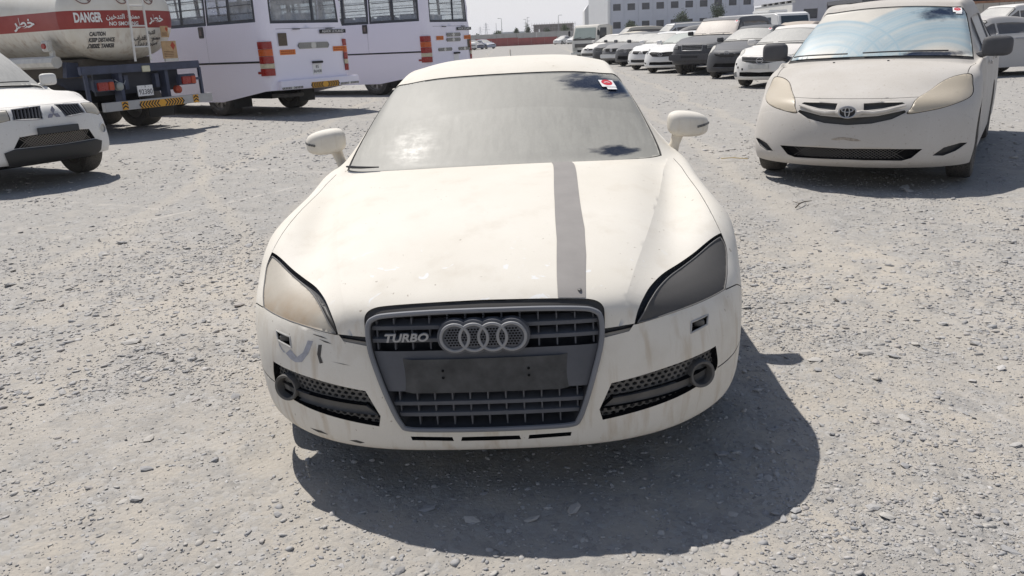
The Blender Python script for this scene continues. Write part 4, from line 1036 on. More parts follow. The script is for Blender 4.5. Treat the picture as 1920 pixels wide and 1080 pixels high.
def bus_glass():
    t = NT('bus_window_glass'); tr = t.n('BsdfTransparent'); tr.inputs[0].default_value = (.82,.86,.88,1); mx = t.n('MixShader'); n = t.noise(3, 4, .6)
    t.base((.80,.80,.79)); t.rough(.3, .5); t.l(t.map(n, .3, .7, .18, .42), mx.inputs[0]); t.l(tr.outputs[0], mx.inputs[1]); t.l(t.b.outputs[0], mx.inputs[2]); t.l(mx.outputs[0], t.out.inputs[0]); return t.m
def build_bus(label, loc, a, layout):
    root = thing('bus', label, 'bus', loc, a, 'white buses parked with their backs to the lane')
    W, L, H = 2.44, 9.2, 3.18; S = PlanShell(W, L, .16, H, .3); paint = BUS_PAINT; dark = plain('bus_window_rubber', (.055,.06,.07), .6)
    us = S.us; F = []
    rect = lambda a0, a1, z0, z1: dens([(a0,z0),(a1,z0),(a1,z1),(a0,z1)], .3)
    skirt = [(0,0),(0,.56),(S.h-.06,.58),(us(.15),.57),(us(1.80),.325),(us(L-1),.26),(S.nc-1,.3),(S.nc-1,0)]
    F.append(('underside', dens(skirt, .3), 0, None, 'c'))
    for y in (7.2,): F.append(('arch', dens([(us(y+.52*math.cos(t)), max(.05, .47+.52*math.sin(t))) for t in np.linspace(math.pi+.3, -.3, 13)]+[(us(y+.5), .0),(us(y-.5), .0)], .2), 0, None, 'p'))
    F.append(('rear_window_rubber', rect(0, .99, 2.0, 2.95), -.006, dark, 'c')); F.append(('rear_window', rect(0, .94, 2.06, 2.89), -.02, GLASS_BUS, 'c'))
    ys = [.20, 2.05, 4.0, 5.95, 7.9]
    for y0, y1 in zip(ys[:-1], ys[1:]): F.append(('window_frame', rect(us(y0), us(y1-.03), 2.04, 2.98), -.006, dark, 'p'))
    for y0, y1 in zip(ys[:-1], ys[1:]):
        for q0, q1 in ((y0+.07, (y0+y1)/2-.05), ((y0+y1)/2+.05, y1-.13)): F.append(('window_pane', rect(us(q0), us(q1), 2.11, 2.91), -.03, GLASS_BUS, 'p'))
    F.append(('trim_strip', rect(us(.12), us(8.9), 1.18, 1.22), .008, M_RUBBER, 'p'))
    gap = lambda line, w=.006: dens(S.band(dens(line, .2, False), w), .3)
    for y in (2.12, 3.7): F.append(('panel_gap', gap([(us(y), 1.2),(us(y), 2.05)]), -.004, dark, 'p'))
    F.append(('panel_gap', gap([(0,1.885),(.86,1.885)], .008), -.004, dark, 'c'))
    made = assemble(root, S, F, paint, (.3,.3))
    # roof
    pl = np.array([S(u, H) for u in np.linspace(0, S.nc-1, 60)]); plan = [tuple(p[:2]) for p in pl]+[(-p[0], p[1]) for p in pl[::-1]]
    m = MB(); ins = lambda k: [((x)*(1-k), L/2+(y-L/2)*(1-k*.3)) for x, y in plan]; V = [(x,y,H) for x,y in plan]+[(x,y,H+.10) for x,y in ins(.06)]+[(x,y,H+.16) for x,y in ins(.3)]; n = len(plan)
    m.add(V, [(r_*n+i, r_*n+(i+1)%n, (r_+1)*n+(i+1)%n, (r_+1)*n+i) for r_ in (0,1) for i in range(n)]+[tuple(range(2*n,3*n))]); m.build('roof', paint, root)
    MBx('box', (0, L/2, .62), (W-.12, L-.9, .06)).build('floor', plain('bus_floor', (.35,.34,.33), .9), root)
    MBx('box', (0, L/2+.2, .46), (.9, L-1.6, .22)).build('chassis', M_DARK, root)
    for y in (2.0, 7.2): MBx('cyl', (-.9,y,.46), (.9,y,.46), .09, 12).build('axle', M_DARK, root)
    # bars inside the windows, seats
    for sd in (1,-1):
        for y0, y1 in zip(ys[:-1], ys[1:]):
            for z in (2.24, 2.42, 2.60, 2.78): MBx('tube', [(sd*(S.h-.055), y0+.06, z), (sd*(S.h-.055), y1-.12, z)], .011, 6).build('window_bar', plain('bar_grey', (.13,.13,.14), .5, .2), root)
    for z in (2.28, 2.50): MBx('tube', [(-.9,.12,z+.02),(.9,.12,z)], .010, 6).build('window_bar', plain('bar_grey', (.13,.13,.14), .5, .2), root)
    MBx('box', (.22,.035,2.47), (.05,.03,.84)).build('window_mullion', dark, root)
    for y in np.arange(1.0, 8.0, .82):
        for x in (-.62,.62):
            m = MB(); m.box((x, y, 1.95), (.86,.10,.62)); m.box((x, y+.28, 1.25), (.86,.45,.12)); m.build('seat', plain('seat_grey', (.55,.55,.58), .9), root, bevel=.03)
    # rear lamps, bumper, handles, boards
    for sd in (1,-1):
        e = bpy.data.objects.new('tail_lamp', None); link(e, root); e.empty_display_size = .05
        segs = [(.90,.16,M_RED),(1.06,.10,plain('reverse_lens', (.55,.50,.36), .3)),(1.16,.16,M_RED),(1.32,.15,M_ORANGE),(1.47,.16,M_RED)]
        for z, dz, mt in segs:
            pts = np.linspace(1.03, 1.37, 10); V = []; 
            for zz in (z+.004, z+dz-.004):
                for u in pts: p = S(sd*u, zz)+S.frame(u, zz)[2]*[sd,1,1]*.018; V.append(p)
            b = MB(); b.add(V, [(i, i+1, 11+i, 10+i) for i in range(9)])
            V2 = [S(sd*u, zz)-S.frame(u, zz)[2]*[sd,1,1]*.004 for zz in (z+.004, z+dz-.004) for u in pts]; k = len(b.v); b.add(V2, [])
            ring = [*range(10), *range(19,9,-1)]
            b.f += [(ring[i], ring[(i+1)%20], ring[(i+1)%20]+k, ring[i]+k) for i in range(20)]; b.build('lamp_segment', mt, e, auto=60)
    b = MB(); b.box((.17,-.05,.68), (2.34,.14,.20)); bp = b.build('rear_bumper', paint, root, bevel=.015)
    for x in layout['handles']: MBx('box', (x,-.02,1.875), (.20,.035,.022)).build('hatch_handle', M_BLACK, root, bevel=.006)
    text_obj('maker_script', 'ASHOK LEYLAND', .085, M_PAPER, MBx('box', (.755,-.004,1.805), (.80,.006,.085)).build('maker_board', M_BLACK, root, smooth=False), (.755,-.009,1.805), (R(90),0,0), .001, .98)
    for (x, z, w, h, n, mt) in layout['chev']: chevrons(root, (x, z), w, h, n, (mt, M_INK))
    for (x, z, w, mt) in layout['boards']:
        bd = MBx('box', (x,-.004,z), (w,.006,.11)).build('warning_board', mt, root, smooth=False)
        for k in range(2):
            m = MB()
            for i in range(7): m.box((x-w*.38+i*w*.125, -.0085, z+.022-.044*k), (w*.085,.002,.026))
            m.build('board_print', plain('board_ink', (.35,.07,.02), .6), bd, smooth=False)
    for (x, z, w, h) in layout['dark']: MBx('box', (x,-.005,z), (w,.008,h)).build('notice_board', plain('notice_brown', (.11,.085,.06), .6, var=.3, scale=14), root, smooth=False)
    px, pz = layout['plate']; p = MBx('box', (px,-.006,pz), (.27,.010,.23)).build('number_plate', M_PAPER, root, bevel=.004)
    if layout.get('num'):
        for k, s_ in enumerate(layout['num']): text_obj('plate_number', s_, .095, M_INK, p, (px,-.0125,pz+.05-.10*k), (R(90),0,0), .001)
    MBx('box', (px+.01,-.03,pz+.155), (.30,.06,.05)).build('plate_lamp', M_BLACK, root, bevel=.01)
    MBx('lathe', [(-.012,.0001),(-.012,.03),(0,.035)], (1.06,0,1.03), 'Y', 14).build('filler_cap', plain('cap_grey', (.2,.2,.21), .5), root)
    # low boards on the bumper
    chevrons(bp, (.27,.635), .82, .13, 5, (M_AMBER, M_INK), -.1225)
    for sd in (1,-1): chevrons(bp, (.17+sd*.86 if sd < 0 else 1.02, .615), .58, .05, 6, (M_SILVERREF, M_INK), -.1225)
    # left side: hatch window, marker lamp, wheels, mudflaps
    for sd in (-1, 1):
        g = MBx('box', (sd*(S.h+.004), layout['hatch'], 1.90), (.02,.19,.25)).build('vent_hatch', plain('hatch_dark', (.06,.055,.055), .5), root, bevel=.05, seg=4)
        MBx('box', (sd*(S.h+.012), layout['hatch'], 1.90), (.02,.10,.15)).build('vent_pane', plain('vent_pane', (.16,.12,.11), .3), g, bevel=.02)
        MBx('box', (sd*(S.h+.008), .27, .97), (.02,.12,.05)).build('marker_lamp', M_RED, root, bevel=.006)
        for y in (2.0, 7.2): wheel(root, (sd*1.0, y, .47), .47, .42 if y < 3 else .26, sd, 8)
        MBx('box', (sd*.95, 1.42, .40), (.5,.012,.42)).build('mud_flap', M_RUBBER, root)
    MBx('tube', [(-.5,.9,.42),(-.1,.7,.40),(.3,.8,.40),(.4,1.5,.40)], .05, 8).build('exhaust', M_TRIM, root)
    return root

# ------------------------------------------------------------------ fuel tanker
def build_tanker(loc, a):
    root = thing('tanker_truck', 'cream fuel tanker truck with red DANGER band and rear ladder', 'tanker', loc, a)
    blue = plain('chassis_blue', (.055,.065,.105), .55, var=.25, scale=5); alu = plain('bumper_aluminium', (.40,.40,.40), .5, .3, var=.1, scale=4)
    CZ, RZ, RX, Y0, L, DX = 2.18, .79, 1.18, .62, 5.6, -.13
    tm = tank_paint(2.12)
    # shell with a dished head
    prof = [(0,.0),(.012,.12),(.04,.30),(.09,.52),(.16,.70),(.235,.83),(.32,.92),(.43,.98),(.56,1.0),(.575,1.006),(.60,1.006),(.615,1.0),(2.4,1.0),(2.42,1.008),(2.46,1.008),(2.48,1.0),(L,1.0),(L+.25,.8),(L+.4,.3),(L+.42,0.)]
    n = 72; V = []; F = []
    for y, r_ in prof:
        for k in range(n):
            t = 2*math.pi*k/n; c, s = math.cos(t), math.sin(t); e = .86
            V.append((DX+RX*r_*math.copysign(abs(c)**e, c), Y0-.56+y, CZ+RZ*r_*math.copysign(abs(s)**e, s)))
    for i in range(len(prof)-1):
        for k in range(n): F.append((i*n+k, i*n+(k+1)%n, (i+1)*n+(k+1)%n, (i+1)*n+k))
    tank = mesh_obj('tank', V, [q[::-1] for q in F], tm, root, auto=50)
    bv = BVHTree.FromPolygons([Vector(v) for v in V], F)
    def head(x, z):
        h = bv.ray_cast(Vector((x,-3,z)), Vector((0,1,0))); return h[0]+Vector((0,-.010,0)) if h[0] else Vector((x,.6,z))
    def flank(y, z):
        h = bv.ray_cast(Vector((-4,y,z)), Vector((1,0,0))); return h[0]+Vector((-.010,0,0)) if h[0] else Vector((-1.4,y,z))
    wt = plain('tank_lettering', (.76,.75,.73), .6, var=.06); bk = plain('tank_black_print', (.05,.05,.055), .6)
    pr = lambda nm, s, size, m, c, sx=1., bold=.002: print_on(root, nm, s, size, m, head, c, sx, bold)
    # red band as its own thin skin would double the wall, so it is paint in the tank material
    pr('danger_lettering', 'DANGER', .225, wt, (-.98,2.155), .46, .009); pr('smoking_lettering', 'NO SMOKING', .092, wt, (-.36,2.045), 1.0, .003)
    pr('arabic_lettering', arabic('ممنوع التدخين'), .115, wt, (-.36,2.17), 1.0, .003); pr('arabic_lettering', arabic('خطر'), .20, wt, (.40,2.14), 1.15, .006)
    for k, (s_, x) in enumerate((('CAUTION',-.83),('KEEP DISTANCE',-.75),('DIESEL TANKER',-.74))): pr('caution_lettering', s_, .098, bk, (x-.03, 1.87-.105*k), .62 if k else .60, .004)
    for k, s_ in enumerate(('انتبه','ممنوع الاقتراب','صهريج ديزل')): pr('arabic_lettering', arabic(s_), .11, bk, (.15 if k else .24, 1.88-.10*k), 1.0, .003)
    print_on(root, 'side_lettering', arabic('خطر'), .26, wt, flank, (-1.66,2.13), 1.5, .006, flip=True)
    for x in (-.99,-.32,.28):                                     # struck-out flame and match signs
        ring = [head(x+.12*math.cos(t), 2.52+.12*math.sin(t)) for t in np.linspace(0,6.28,25)[:-1]]
        m = MB(); m.tube(ring, .009, 6, closed=True); m.tube([head(x-.08,2.60), head(x,2.52), head(x+.08,2.44)], .009, 6)
        m.build('prohibition_sign', plain('sign_ring', (.22,.12,.10), .6), root)
        m = MB(); m.tube([head(x-.05,2.47), head(x+.05,2.50)], .010, 6); m.tube([head(x+.05,2.50), head(x+.03,2.57)], .007, 6); m.build('sign_symbol', bk, root)
    # ladder
    lad = plain('ladder_white', (.66,.65,.62), .5, var=.08)
    for x0, x1 in ((-.30,-.29),(.03,.06)): MBx('tube', [(x0,-.02,3.0),(x0,-.02,2.3),(x1,.05,1.36)], .022, 8).build('ladder_rail', lad, root)
    for z, y in ((1.62,.03),(2.0,.0),(2.36,-.02),(2.7,-.02)): MBx('tube', [(-.30,y,z),(.05,y,z)], .015, 8).build('ladder_rung', lad, root)
    # rear frame
    b = MB(); b.box((-.10,.12,1.24), (2.66,.10,.15)); b.build('rear_beam', blue, root, bevel=.01)
    MBx('box', (-.08,.062,1.215), (.19,.02,.12)).build('reflector', plain('reflector_cream', (.62,.60,.45), .5), root, bevel=.01)
    for x in (-1.36, 1.22): MBx('box', (x,.10,.90), (.06,.06,.56)).build('frame_post', blue, root, bevel=.006)
    MBx('box', (1.02,.10,.96), (.46,.05,.05)).build('lamp_arm', blue, root)
    for x in (-.62,.42): MBx('prism', [(.12,1.2),(.12,.62),(.32,.55),(.34,1.2)], x-.04, x+.04, 'YZ').build('chassis_bracket', blue, root, bevel=.006)
    for x in (-.45,.25): MBx('box', (x,3.0,.98), (.09,5.6,.26)).build('chassis_rail', blue, root)
    MBx('box', (-.10,.34,.98), (1.9,.05,.42)).build('back_plate', plain('chassis_dark', (.03,.033,.045), .6), root)
    for x in (-1.04, .85):
        e = bpy.data.objects.new('tail_lamp', None); link(e, root); e.location = (x,.06,.945); e.empty_display_size = .05
        MBx('box', (0,.03,.015), (.42,.12,.21)).build('lamp_box', blue, e, bevel=.02)
        MBx('box', (-.06,-.045,0), (.22,.04,.15)).build('stop_lens', M_RED, e, bevel=.012); MBx('box', (.115,-.045,0), (.12,.04,.15)).build('turn_lens', plain('dark_orange_lens', (.42,.06,.02), .3), e, bevel=.012)
    MBx('lathe', [(-.05,.0001),(-.045,.05),(-.02,.075),(.06,.08)], (-.72,.06,.925), 'Y', 18).build('reverse_lamp', plain('dusty_lens', (.34,.36,.33), .3), root)
    MBx('lathe', [(-.05,.0001),(-.045,.05),(-.02,.075),(.06,.08)], (.60,.06,.775), 'Y', 18).build('turn_lamp', plain('dark_orange_lens', (.42,.06,.02), .3), root)
    p = MBx('box', (-.19,.04,.81), (.35,.012,.20)).build('number_plate', M_PAPER, root, bevel=.004); text_obj('plate_number', '92380', .135, M_INK, p, (-.19,.032,.785), (R(90),0,0), .001, .92); text_obj('plate_number', '-  3  -', .05, M_INK, p, (-.19,.032,.885), (R(90),0,0), .001, 1.6)
    MBx('tube', [(-.55,.1,1.02),(-.62,.05,.96),(-.72,.08,1.0),(-.80,.06,1.05)], .012, 6).build('hose', plain('hose_grey', (.24,.25,.27), .6), root)
    bar = MBx('box', (.045,-.05,.575), (2.5,.10,.165)).build('rear_bumper', alu, root, bevel=.006)
    chevrons(bar, (.04,.56), 1.0, .135, 7, (M_AMBER, M_INK), -.103)
    for x in (-.79,.86):
        q = MBx('box', (x,-.104,.575), (.13,.006,.15)).build('arrow_board', M_AMBER, bar, smooth=False)
        for k in range(2): MBx('prism', [(x-.06,.515+.06*k),(x,.555+.06*k),(x+.06,.515+.06*k),(x+.06,.545+.06*k),(x,.585+.06*k),(x-.06,.545+.06*k)], -.1095, -.1075).build('arrow', M_INK, q, smooth=False)
    # hazard placards on the right
    for (x, z, w, h) in ((.42,1.885,.18,.21),(.47,1.545,.35,.33)):
        q = MBx('box', (x,-.02,z), (w,.012,h)).build('placard', plain('placard_tan', (.42,.28,.15), .6, var=.2, scale=12), root, bevel=.004)
        MBx('prism', [(x+w*.25,z-h*.02),(x+w*.42,z+h*.24),(x+w*.25,z+h*.46),(x+w*.08,z+h*.24)], -.029, -.027).build('hazard_diamond', plain('hazard_red', (.40,.06,.03), .6), q, smooth=False)
        for k in range(4): MBx('box', (x-w*.08,-.028,z-h*.10-k*h*.09), (w*.66,.002,h*.035)).build('placard_text', plain('placard_ink', (.16,.09,.05), .7), q, smooth=False)
    MBx('box', (.50,.0,1.355), (.32,.05,.06)).build('placard_bracket', plain('bracket_white', (.55,.54,.5), .6), root, bevel=.006)
    # side hose tube, valve
    pts = [(1.0,)]; m = MB(); m.lathe([(0,.0001),(0,.11),(2.9,.11),(2.9,.0001)], (-1.34,.86,1.41), 'Y', 8); m.build('hose_carrier', plain('tube_white', (.60,.58,.53), .6, var=.12), root)
    MBx('box', (-1.34,1.06,1.70), (.10,.22,.20)).build('valve_box', plain('bracket_white', (.55,.54,.5), .6), root, bevel=.02); MBx('lathe', [(-.03,.0001),(-.03,.05),(0,.05)], (-1.39,1.06,1.70), 'X', 14).build('valve_cap', M_RED, root)
    MBx('box', (-1.30,1.0,1.54), (.06,.10,.16)).build('valve_leg', plain('bracket_white', (.55,.54,.5), .6), root)
    for y in (1.0, 3.2, 5.0): MBx('prism', [(-1.15,1.12),(1.0-.3,1.12),(.95-.3,1.36),(-.3,1.32),(-1.1,1.40)], y-.06, y+.06).build('tank_saddle', blue, root)
    for y in (1.75, 3.05):
        for x, sd in ((-1.07,-1),(.95,1)):
            wheel(root, (x, y, .50), .50, .46, sd, 8)
        MBx('cyl', (-1.0,y,.50), (.9,y,.50), .10, 12).build('axle', M_DARK, root)
    MBx('box', (-.95,.92,.42), (.62,.015,.40)).build('mud_flap', M_TRIM, root); MBx('box', (.80,.92,.42), (.62,.015,.40)).build('mud_flap', M_RUBBER, root)
    MBx('box', (-.12,3.0,1.27), (1.5,4.4,.34)).build('tank_cradle', plain('cradle_brown', (.10,.085,.07), .85), root)
    MBx('box', (-.10,3.2,.72), (1.5,3.6,.24)).build('under_frame', M_DARK, root)
    MBx('box', (-.08,7.6,1.6), (2.3,1.9,2.3)).build('cab', plain('cab_white', (.7,.7,.68), .5), root, bevel=.12)
    wheel(root, (-1.0,7.3,.5), .5, .28, -1, 8); wheel(root, (.85,7.3,.5), .5, .28, 1, 8)
    return root
def tank_paint(cz):
    t = NT('tank_paint'); co = t.coord(); sp = t.n('SeparateXYZ'); t.l(co, sp.inputs[0])
    n = t.noise(2.2, 5, .6); run = t.noise(3, 4, .6, t.vmul(co, (4.,4.,.5)))
    c = t.mix(t.map(n, .35, .65), (.72,.69,.62), (.63,.59,.51))
    c = t.mix(t.math('MULTIPLY', t.map(run, .5, .7, 0., .6), t.map(sp.outputs[2], cz-.1, cz-.3)), c, (.40,.30,.22))
    c = t.mix(t.math('MULTIPLY', t.map(sp.outputs[2], cz-.45, cz-.75), .55), c, (.30,.27,.22))       # browner low on the tank
    red = t.mix(t.map(n, .3, .7), (.26,.030,.025), (.33,.055,.045))
    band = t.math('MULTIPLY', t.map(sp.outputs[2], cz-.153, cz-.149), t.map(sp.outputs[2], cz+.166, cz+.162))
    t.base(t.mix(band, c, red)); t.rough(.45, .4); return t.m
GLASS_BUS = bus_glass()
BUS_PAINT = dusty('bus_white_paint', (.85,.82,.92), .04, .45, .10, .0, (.55,.52,.50))

# ------------------------------------------------------------------ cab-over truck behind the row
def build_lorry(loc, a):
    root = thing('cab_over_truck', 'pale cab-over light truck with green-tinted windscreen behind the row', 'truck', loc, a)
    pt = dusty('lorry_paint', (.66,.66,.62), .35, .5, .25); gl = glass_dusty('lorry_glass', (.40,.46,.42), .85)
    W = 1.72; h = W/2
    prof = [(.0,.42),(-.02,.62),(-.02,1.12),(.03,1.22),(.20,1.86),(.30,1.98),(1.45,2.02),(1.50,1.96),(1.50,.42)]
    m = MB(); m.prism(prof, -h, h, 'YZ'); m.build('cab', pt, root, bevel=.05, seg=3)
    lean = math.atan2(.17, .64); yo = lambda z: .03+(z-1.22)*.266
    q = MB(); q.add([(-h*.88,yo(1.25)-.012,1.25),(h*.88,yo(1.25)-.012,1.25),(h*.82,yo(1.84)-.012,1.84),(-h*.82,yo(1.84)-.012,1.84)]+[(-h*.88,yo(1.25)+.02,1.25),(h*.88,yo(1.25)+.02,1.25),(h*.82,yo(1.84)+.02,1.84),(-h*.82,yo(1.84)+.02,1.84)], [(0,1,2,3),(7,6,5,4),(0,4,5,1),(1,5,6,2),(2,6,7,3),(3,7,4,0)]); q.build('windscreen', gl, root)
    MBx('box', (0,yo(1.2)-.02,1.19), (W*.9,.03,.10)).build('cowl_panel', M_TRIM, root, bevel=.01)
    for x in (-.45,.3): MBx('tube', [(x-.25,yo(1.26)-.03,1.24),(x+.2,yo(1.32)-.03,1.31)], .012, 6).build('wiper', M_BLACK, root)
    for sd in (1,-1):
        s_ = MB(); s_.prism([(.32,1.16),(1.05,1.16),(1.05,1.82),(.42,1.82),(.30,1.5)], sd*(h-.004), sd*(h+.008), 'YZ'); s_.build('door_window', plain('lorry_dark_glass', (.03,.035,.045), .12), root)
        MBx('box', (sd*(h-.02),1.0,.80), (.05,.14,.035)).build('door_handle', M_BLACK, root, bevel=.008)
        MBx('tube', [(sd*h,.08,1.75),(sd*(h+.16),-.02,1.72),(sd*(h+.16),-.02,1.35)], .012, 6).build('mirror_arm', M_BLACK, root); MBx('box', (sd*(h+.16),-.03,1.55), (.14,.04,.28)).build('mirror', M_BLACK, root, bevel=.015)
        MBx('box', (sd*.62,-.028,.66), (.30,.03,.18)).build('headlamp', plain('lorry_lens', (.40,.40,.37), .35), root, bevel=.02)
    MBx('box', (0,-.03,.86), (1.3,.03,.20)).build('grille', M_TRIM, root, bevel=.01)
    MBx('box', (0,-.035,.56), (.9,.04,.10)).build('bumper_intake', M_DARK, root)
    MBx('box', (0,-.07,.42), (W+.02,.12,.12)).build('bumper', plain('bumper_pale', (.55,.55,.52), .6), root, bevel=.02)
    b = MB(); b.box((0,3.5,.98), (1.8,3.8,.12)); b.build('load_bed', pt, root, bevel=.01)
    for sd in (1,-1): MBx('box', (sd*.88,3.5,1.2), (.04,3.8,.40)).build('drop_side', pt, root, bevel=.01)
    MBx('box', (0,1.64,1.45), (1.8,.05,.92)).build('headboard', pt, root, bevel=.01)
    MBx('box', (0,3.0,.68), (.8,4.6,.25)).build('chassis', M_DARK, root)
    for y in (.75, 3.9):
        for sd in (1,-1): wheel(root, (sd*.72,y,.37), .37, .22, sd, 6, detail=False)
    return root
BUS1 = dict(handles=(-.32,.64), chev=[(.14,1.51,.86,.14,6,M_SILVERREF)], boards=[(-.62,1.385,.43,M_ORPRINT),(.92,1.41,.42,M_ORPRINT)], dark=[(-.72,1.66,.23,.27)], plate=(.17,.98), num=('85','86408'), hatch=2.28)
BUS2 = dict(handles=(-.34,.70), chev=[(.16,1.64,.72,.11,6,M_SILVERREF),(.15,1.50,.72,.11,6,M_SILVERREF),(-.33,1.235,.70,.10,6,M_SILVERREF),(.74,1.23,.70,.10,6,M_SILVERREF)], boards=[(-.56,1.56,.36,M_ORPRINT),(.92,1.555,.36,M_ORPRINT)], dark=[(1.0,1.37,.17,.24)], plate=(.24,.96), hatch=2.2)
# ------------------------------------------------------------------ the yard: crushed stone trodden into dust
def _vn(x, y, seed):
    """smooth value noise on arrays"""
    xi, yi = np.floor(x).astype(np.int64), np.floor(y).astype(np.int64); fx, fy = x-xi, y-yi; fx = fx*fx*(3-2*fx); fy = fy*fy*(3-2*fy)
    def hsh(a, b):
        n = (a*374761393+b*668265263+seed*982451653) & 0xffffffff; n = ((n ^ (n >> 13))*1274126177) & 0xffffffff; return ((n ^ (n >> 16)) & 0xffff)/65535.
    return (hsh(xi,yi)*(1-fx)+hsh(xi+1,yi)*fx)*(1-fy)+(hsh(xi,yi+1)*(1-fx)+hsh(xi+1,yi+1)*fx)*fy
def ground_z(x, y):
    x = np.asarray(x, float); y = np.asarray(y, float)
    fade = np.clip(1.25-np.hypot(x, y-1)/26., 0, 1)
    z = (_vn(x*.9,y*.9,1)-.5)*.022+(_vn(x*3.1,y*3.1,2)-.5)*.014+(_vn(x*9,y*9,3)-.5)*.010+(_vn(x*24,y*24,4)-.5)*.004+(_vn(x*55,y*55,5)-.5)*.003
    rut = np.exp(-((x-2.05+.12*np.sin(y*.5))/.16)**2)+np.exp(-((x+1.9+.25*np.sin(y*.35+1))/.18)**2)
    return z*fade-.010*rut*np.clip(1-np.abs(y)/14, 0, 1)-.012*fade
def stone_cover(x, y):
    """0..1: where loose stone lies thick, and where bare dust shows"""
    c = _vn(x*.55+3, y*.55, 11)*.55+_vn(x*1.7, y*1.7, 12)*.35+_vn(x*5, y*5, 13)*.25
    bare = np.exp(-((x-2.05)/.5)**2)*.3+np.exp(-(((x+.95)/.7)**2+((y+.35)/.55)**2))*.35
    return np.clip(c-.28-bare, 0.14, 1)
def graded(a, b, c0, c1, fine, growth):
    """coordinates from a to b, spaced fine inside c0..c1 and growing outside"""
    mid = list(np.arange(c0, c1+1e-9, fine)); lo, s, x = [], fine, c0
    while x > a: s *= growth; x -= s; lo.append(max(x, a))
    hi, s, x = [], fine, mid[-1]
    while x < b: s *= growth; x += s; hi.append(min(x, b))
    return np.array(lo[::-1]+mid+hi)
def mesh_np(name, V, F, mat, smooth=True, parent=None, col=None):
    me = bpy.data.meshes.new(name); k = F.shape[1]
    me.vertices.add(len(V)); me.vertices.foreach_set('co', V.astype(np.float32).ravel())
    me.loops.add(F.size); me.loops.foreach_set('vertex_index', F.astype(np.int32).ravel())
    me.polygons.add(len(F)); me.polygons.foreach_set('loop_start', np.arange(0, F.size, k, dtype=np.int32)); me.polygons.foreach_set('loop_total', np.full(len(F), k, np.int32))
    if col is not None:
        at = me.attributes.new('tone', 'FLOAT', 'POINT'); at.data.foreach_set('value', col.astype(np.float32))
    me.update(calc_edges=True); me.validate()
    if smooth: me.shade_smooth()
    me.materials.append(mat); return link(bpy.data.objects.new(name, me), parent)
def ground_mat():
    t = NT('crushed_stone_dust'); co = t.coord()
    a = t.noise(.55, 6, .62); b = t.noise(4.5, 6, .65); c = t.noise(85, 6, .75); d = t.noise(260, 4, .75)
    col = t.mix(t.map(a, .35, .65), (.445,.405,.348), (.385,.36,.325)); col = t.mix(t.map(b, .40, .66), col, (.315,.305,.29))
    sy = t.n('SeparateXYZ'); t.l(co, sy.inputs[0])                       # greyer crushed stone away from the worn, dusty lane in front
    far = t.math('MULTIPLY', t.map(t.math('ADD', sy.outputs[1], t.map(a, .3, .7, -2.5, 2.5)), 1.0, 5.5), .8)
    col = t.mix(far, col, t.mix(t.map(b, .35, .65), (.325,.315,.30), (.275,.269,.258)))
    v = t.n('TexVoronoi'); v.inputs['Scale'].default_value = 46; v.inputs['Randomness'].default_value = 1; t.l(co, v.inputs['Vector'])
    sep = t.n('SeparateColor'); t.l(v.outputs['Color'], sep.inputs[0])
    col = t.mix(t.math('MULTIPLY', t.map(sep.outputs[0], .55, .9, 0., .75), t.map(b, .38, .6)), col, (.41,.405,.398)); col = t.mix(t.math('MULTIPLY', t.map(sep.outputs[1], .72, .95, 0., .7), t.map(b, .36, .6)), col, (.22,.215,.21))
    v2 = t.n('TexVoronoi'); v2.inputs['Scale'].default_value = 9; t.l(co, v2.inputs['Vector']); s2 = t.n('SeparateColor'); t.l(v2.outputs['Color'], s2.inputs[0])
    col = t.mix(t.map(s2.outputs[2], .80, .97, 0., .30), col, (.24,.235,.23)); col = t.mix(t.map(s2.outputs[0], .82, .97, 0., .30), col, (.44,.425,.405))
    sp = t.n('SeparateXYZ'); t.l(co, sp.inputs[0]); wob = t.noise(.35, 2, .5)
    for x0, k, wd in ((2.05,.0,.17), (3.55,.02,.16), (-1.95,.05,.18), (-3.4,.07,.17), (-.6,.45,.13)):       # paler dust pressed flat by tyres
        d = t.math('ABSOLUTE', t.math('SUBTRACT', t.math('ADD', sp.outputs[0], t.math('MULTIPLY', t.map(wob, 0, 1, -.6, .6), 1.)), t.math('ADD', t.math('MULTIPLY', sp.outputs[1], -k), x0)))
        col = t.mix(t.math('MULTIPLY', t.map(d, wd, wd*.35), t.map(b, .3, .6, .15, .55)), col, (.42,.385,.333))
    brk = t.noise(3.5, 3, .6)
    for (ax, ay), (bx, by), wd, amt in (((-4.6,3.3),(-2.5,6.9),.035,.75), ((-4.8,8.64),(-2.4,7.42),.10,.5), ((-5.2,6.2),(-3.4,5.4),.05,.45), ((1.6,2.9),(2.1,-.6),.03,.5), ((2.35,3.2),(2.55,.2),.025,.45)):    # chalky scuffs and drag marks
        L = math.hypot(bx-ax, by-ay); ux, uy = (bx-ax)/L, (by-ay)/L
        px = t.math('SUBTRACT', sp.outputs[0], ax); pyy = t.math('SUBTRACT', sp.outputs[1], ay)
        al = t.math('ADD', t.math('MULTIPLY', px, ux), t.math('MULTIPLY', pyy, uy)); ac = t.math('ABSOLUTE', t.math('ADD', t.math('SUBTRACT', t.math('MULTIPLY', px, uy), t.math('MULTIPLY', pyy, ux)), t.map(b, 0, 1, -.04, .04)))
        k = t.math('MULTIPLY', t.math('MULTIPLY', t.map(ac, wd, wd*.3), t.map(brk, .42, .6, 0., amt)), t.math('MULTIPLY', t.map(al, 0, .3), t.map(al, L, L-.3)))
        col = t.mix(k, col, (.50,.47,.43))
    t.base(t.mix(t.map(c, .35, .7, 0., .35), col, (.41,.375,.325))); t.rough(.95, .15)
    h = t.math('ADD', t.math('MULTIPLY', c, 1.0), t.math('ADD', t.math('MULTIPLY', d, .5), t.math('MULTIPLY', v.outputs['Distance'], -.55))); t.bump(h, .8, .007)
    return t.m
